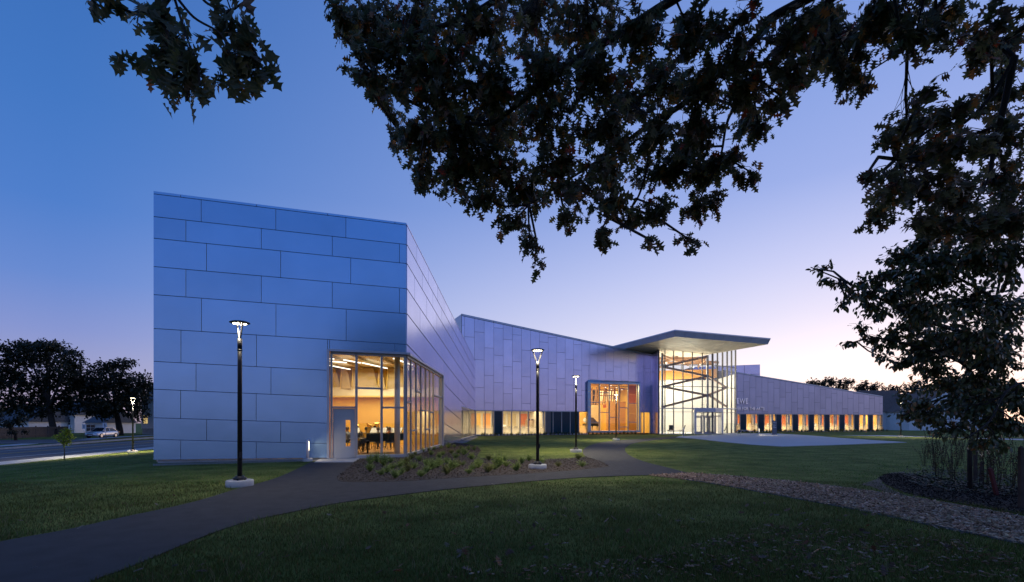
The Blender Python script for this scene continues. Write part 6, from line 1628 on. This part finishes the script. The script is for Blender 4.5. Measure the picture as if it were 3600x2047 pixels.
for k, (px, py) in enumerate(sorted(sp)):
    x, y = gp(px, py); plant(stems[k % 4], x, y, .01, rp.uniform(.8, 1.15), 'dry_stem_plant', f'tall dry stemmed plant in the black garden bed, {nth(k)} from the left', 'plant', 'dry stemmed plants in the garden bed')
rng = np.random.default_rng(77)
def scatter(poly, n, wt=None):
    xs = [p[0] for p in poly]; ys = [p[1] for p in poly]; o = np.zeros((0, 2))
    while len(o) < n:
        c = np.c_[rng.uniform(min(xs), max(xs), n * 2), rng.uniform(min(ys), max(ys), n * 2)]
        o = np.r_[o, c[pip([(p[0], p[1]) for p in poly], c[:, 0], c[:, 1])]]
    return o[:n]
G2 = [gp(*p) for p in ((3170, 1672), (3260, 1655), (3420, 1665), (3640, 1690), (3680, 1760), (3500, 1745), (3330, 1735), (3215, 1710))]
gxy = scatter(G2, 2600)
n = len(gxy); P = np.c_[gxy, np.abs(rng.normal(0, .09, n)) + .02]; D = unit(np.c_[rng.normal(0, 1, (n, 2)), rng.uniform(-.2, .5, n)]); U = unit(np.c_[rng.normal(0, .4, (n, 2)), np.ones(n)])
V, FA, k = leaf_cloud(OVAL, P, D, U, rng.uniform(.05, .10, n)); C = palette(n, [(.6, (.028, .045, .012)), (.25, (.05, .06, .015)), (.15, (.045, .03, .018))], rng)
tag(link('ground_cover', np_mesh('ground_cover', V, FA, 'leaf', np.repeat(C, k, 0))), 'low leafy ground cover in the black garden bed', kind='stuff')
for (px, pb, pt, lean, m_, lb) in ((3589, 1790, 1568, 0, 'stake', 'brown wooden post at the right edge of the garden bed'), (3429, 1706, 1585, 0, 'stake', 'slim wooden stake beside the fruit tree trunk'), (3449, 1702, 1620, 3, 'stake', 'short grey stake leaning in the garden bed'), (3505, 1744, 1640, -14, 'redstake', 'leaning red stake in the garden bed')):
    x, y = gp(px, pb); h = (pb - pt) * y / F
    o = MB().add([(-.03, -.03, -.1), (.03, -.03, -.1), (.03, .03, -.1), (-.03, .03, -.1), (-.028, -.028, h - .03), (.028, -.028, h - .03), (.028, .028, h - .03), (-.028, .028, h - .03), (0, 0, h)], [(0, 1, 5, 4), (1, 2, 6, 5), (2, 3, 7, 6), (3, 0, 4, 7), (4, 5, 8), (5, 6, 8), (6, 7, 8), (7, 4, 8)]).build('garden_stake', m_)
    o.location = (x, y, 0); o.rotation_euler = (0, R(lean), 0); tag(o, lb, 'stake')

# ------------------------------------------------------------------ chips, fallen leaves, grass
def chips(poly, n, z, lo, hi, tbl, name, label, near=None):
    c = scatter(poly, n)
    if near is not None: c = c[c[:, 1] < near]
    n = len(c); P = np.c_[c, np.full(n, z) + rng.uniform(0, .018, n)]
    D = unit(np.c_[rng.normal(0, 1, (n, 2)), rng.normal(0, .25, n)]); U = unit(np.c_[rng.normal(0, .35, (n, 2)), np.ones(n)])
    tm = (np.array([(-.22, 0, 0), (.2, .06, 0), (.24, .9, 0), (-.16, 1, 0), (-.22, 0, .12), (.2, .06, .12), (.24, .9, .12), (-.16, 1, .12)]), np.array([(4, 5, 6), (4, 6, 7), (0, 1, 5), (0, 5, 4), (1, 2, 6), (1, 6, 5), (2, 3, 7), (2, 7, 6), (3, 0, 4), (3, 4, 7)]))
    V, FA, k = leaf_cloud(tm, P, D, U, rng.uniform(lo, hi, n)); C = palette(n, tbl, rng)
    tag(link(name, np_mesh(name, V, FA, 'chip', np.repeat(C, k, 0))), label, kind='stuff')
CH1 = [p for p in CHIPS]
CHT_ = [(.5, (.48, .31, .20)), (.3, (.68, .49, .35)), (.2, (.18, .115, .075))]
chips(CH1, 26000, .012, .025, .075, CHT_, 'wood_chips', 'loose wood chips on the path')
chips(BED, 20000, .022, .02, .05, [(.5, (.075, .055, .043)), (.3, (.15, .115, .09)), (.2, (.03, .022, .018))], 'bark_chips', 'loose bark chips in the planting bed')
chips(GARDEN, 7000, .018, .02, .05, [(.8, (.010, .008, .007)), (.2, (.035, .028, .024))], 'black_chips', 'loose black chips in the garden bed')

nogo = [[(p[0], p[1]) for p in poly] for poly in (PATH, CHIPS, PLAZA, BED, GARDEN, SLAB)]
def lawn_ok(x, y):
    ok = np.ones(len(x), bool)
    for p in nogo: ok &= ~pip(p, x, y)
    # keep out of the near block, the hall and the wing
    ok &= ~((x > -14.4) & (x < -4.6) & ((x + 14.08) * -.328 + (y - 19.0) * .945 > -.35))
    return ok
# fallen leaves
FT = [((.16, .065, .02), 'orange'), ((.11, .07, .045), 'tan'), ((.20, .17, .15), 'pale'), ((.07, .035, .02), 'brown')]
fm = []
for c, nm in FT:
    for curl in (.1, .5):
        V, FA = half_outline([(.012, 0), (.02, .10), (.22, .13), (.30, .20), (.10, .29), (.14, .36), (.42, .44), (.36, .50), (.12, .55), (.16, .62), (.33, .74), (.22, .76), (.10, .83), (0, 1.0)], .35, -curl)
        fm.append((np_mesh('leaf', V, FA, 'leaf', np.tile(np.array(c), (len(V), 1))), nm))
cnt = 0
while cnt < 170:
    px, py = rp.uniform(60, 3560), 1700 + 340 * rp.random() ** .8
    x, y = gp(px, py)
    if not lawn_ok(np.array([x]), np.array([y]))[0] and rp.random() < .8: continue
    if px < 1500 and rp.random() < .6: continue
    me, nm = fm[rp.randrange(len(fm))]
    o = link('fallen_leaf', me); s_ = rp.uniform(.07, .13); o.scale = (s_, s_, s_); o.location = (x, y, rp.uniform(.03, .06)); o.rotation_euler = (rp.uniform(-.5, .5), rp.uniform(-.5, .5), rp.uniform(0, 6.28))
    tag(o, f'fallen {nm} lobed oak leaf lying on the dark foreground', 'leaf', f'fallen {nm} leaves on the foreground'); cnt += 1
# grass
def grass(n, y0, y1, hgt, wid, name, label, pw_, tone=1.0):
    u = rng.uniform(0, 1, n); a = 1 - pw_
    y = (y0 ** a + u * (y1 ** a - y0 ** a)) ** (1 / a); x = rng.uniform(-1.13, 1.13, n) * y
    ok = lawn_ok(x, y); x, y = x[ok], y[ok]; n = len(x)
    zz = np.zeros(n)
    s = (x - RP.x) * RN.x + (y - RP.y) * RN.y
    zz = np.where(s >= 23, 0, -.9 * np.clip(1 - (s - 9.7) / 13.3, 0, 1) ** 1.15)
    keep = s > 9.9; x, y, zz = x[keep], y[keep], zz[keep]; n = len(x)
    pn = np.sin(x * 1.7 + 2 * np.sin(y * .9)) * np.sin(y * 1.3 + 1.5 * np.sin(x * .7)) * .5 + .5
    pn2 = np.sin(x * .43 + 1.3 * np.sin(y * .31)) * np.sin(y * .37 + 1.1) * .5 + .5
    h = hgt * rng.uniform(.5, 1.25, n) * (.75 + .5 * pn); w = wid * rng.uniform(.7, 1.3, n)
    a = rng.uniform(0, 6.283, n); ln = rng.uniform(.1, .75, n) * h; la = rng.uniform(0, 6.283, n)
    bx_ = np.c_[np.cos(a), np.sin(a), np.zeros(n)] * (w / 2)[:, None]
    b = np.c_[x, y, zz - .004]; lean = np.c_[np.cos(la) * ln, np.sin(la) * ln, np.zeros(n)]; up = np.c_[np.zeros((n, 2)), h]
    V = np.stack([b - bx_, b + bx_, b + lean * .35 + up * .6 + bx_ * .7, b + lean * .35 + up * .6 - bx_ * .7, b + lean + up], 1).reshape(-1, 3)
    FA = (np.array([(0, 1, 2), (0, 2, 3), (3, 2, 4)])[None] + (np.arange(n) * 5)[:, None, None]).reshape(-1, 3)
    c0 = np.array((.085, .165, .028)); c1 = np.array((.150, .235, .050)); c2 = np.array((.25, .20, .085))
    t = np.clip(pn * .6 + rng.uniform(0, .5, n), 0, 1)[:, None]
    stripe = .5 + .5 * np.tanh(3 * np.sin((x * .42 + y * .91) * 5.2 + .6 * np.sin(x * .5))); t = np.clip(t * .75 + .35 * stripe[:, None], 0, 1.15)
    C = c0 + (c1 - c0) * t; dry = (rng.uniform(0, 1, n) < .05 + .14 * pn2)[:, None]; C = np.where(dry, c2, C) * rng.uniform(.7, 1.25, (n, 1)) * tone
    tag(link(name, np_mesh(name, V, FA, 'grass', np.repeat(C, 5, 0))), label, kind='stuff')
grass(150000, 4.4, 13, .055, .007, 'grass', 'short mown grass in the foreground', 1.15, np.array((.74, .55, .60)))  # tone paints the oak's shade into the near blades and browns them
grass(110000, 12.5, 46, .032, .014, 'grass', 'short mown grass around the building', 1.25, 1.22)

def tufts(n, name, label):
    y = rng.uniform(4.5, 9.5, n); x = rng.uniform(-1.13, 1.13, n) * y
    ok = lawn_ok(x, y) & ((np.sin(x * 2.3 + 1.1 * y) * np.sin(y * 1.9 - .7 * x)) > .15); x, y = x[ok], y[ok]; n = len(x)
    h = rng.uniform(.05, .12, n); a = rng.uniform(0, 6.283, n); la = rng.uniform(0, 6.283, n); ln = h * rng.uniform(.3, 1.0, n); w = rng.uniform(.003, .006, n)
    bx_ = np.c_[np.cos(a), np.sin(a), np.zeros(n)] * (w / 2)[:, None]; b = np.c_[x, y, np.zeros(n)]; lean = np.c_[np.cos(la) * ln, np.sin(la) * ln, np.zeros(n)]; up = np.c_[np.zeros((n, 2)), h]
    V = np.stack([b - bx_, b + bx_, b + lean * .35 + up * .6 + bx_ * .8, b + lean * .35 + up * .6 - bx_ * .8, b + lean + up], 1).reshape(-1, 3)
    FA = (np.array([(0, 1, 2), (0, 2, 3), (3, 2, 4)])[None] + (np.arange(n) * 5)[:, None, None]).reshape(-1, 3)
    C = palette(n, [(.6, (.12, .20, .04)), (.25, (.24, .22, .10)), (.15, (.30, .24, .15))], rng)
    tag(link(name, np_mesh(name, V, FA, 'grass', np.repeat(C, 5, 0))), label, kind='stuff')
tufts(30000, 'grass_tufts', 'longer grass blades in patches of the near lawn')
LIT = [gp(*p) for p in ((1500, 2046), (2300, 1960), (2700, 1850), (3300, 1900), (3598, 1960), (3598, 2046))]
chips(LIT, 1500, .025, .015, .06, [(.4, (.22, .13, .07)), (.3, (.35, .26, .19)), (.3, (.12, .08, .05))], 'leaf_litter', 'brown leaf litter in the right foreground lawn')

# ------------------------------------------------------------------ put the building's own origin at its base
off = Vector((8.0, 45.0, 0.0))
for ch in bld.children: ch.matrix_parent_inverse = Matrix.Translation(-off)
bld.location = off
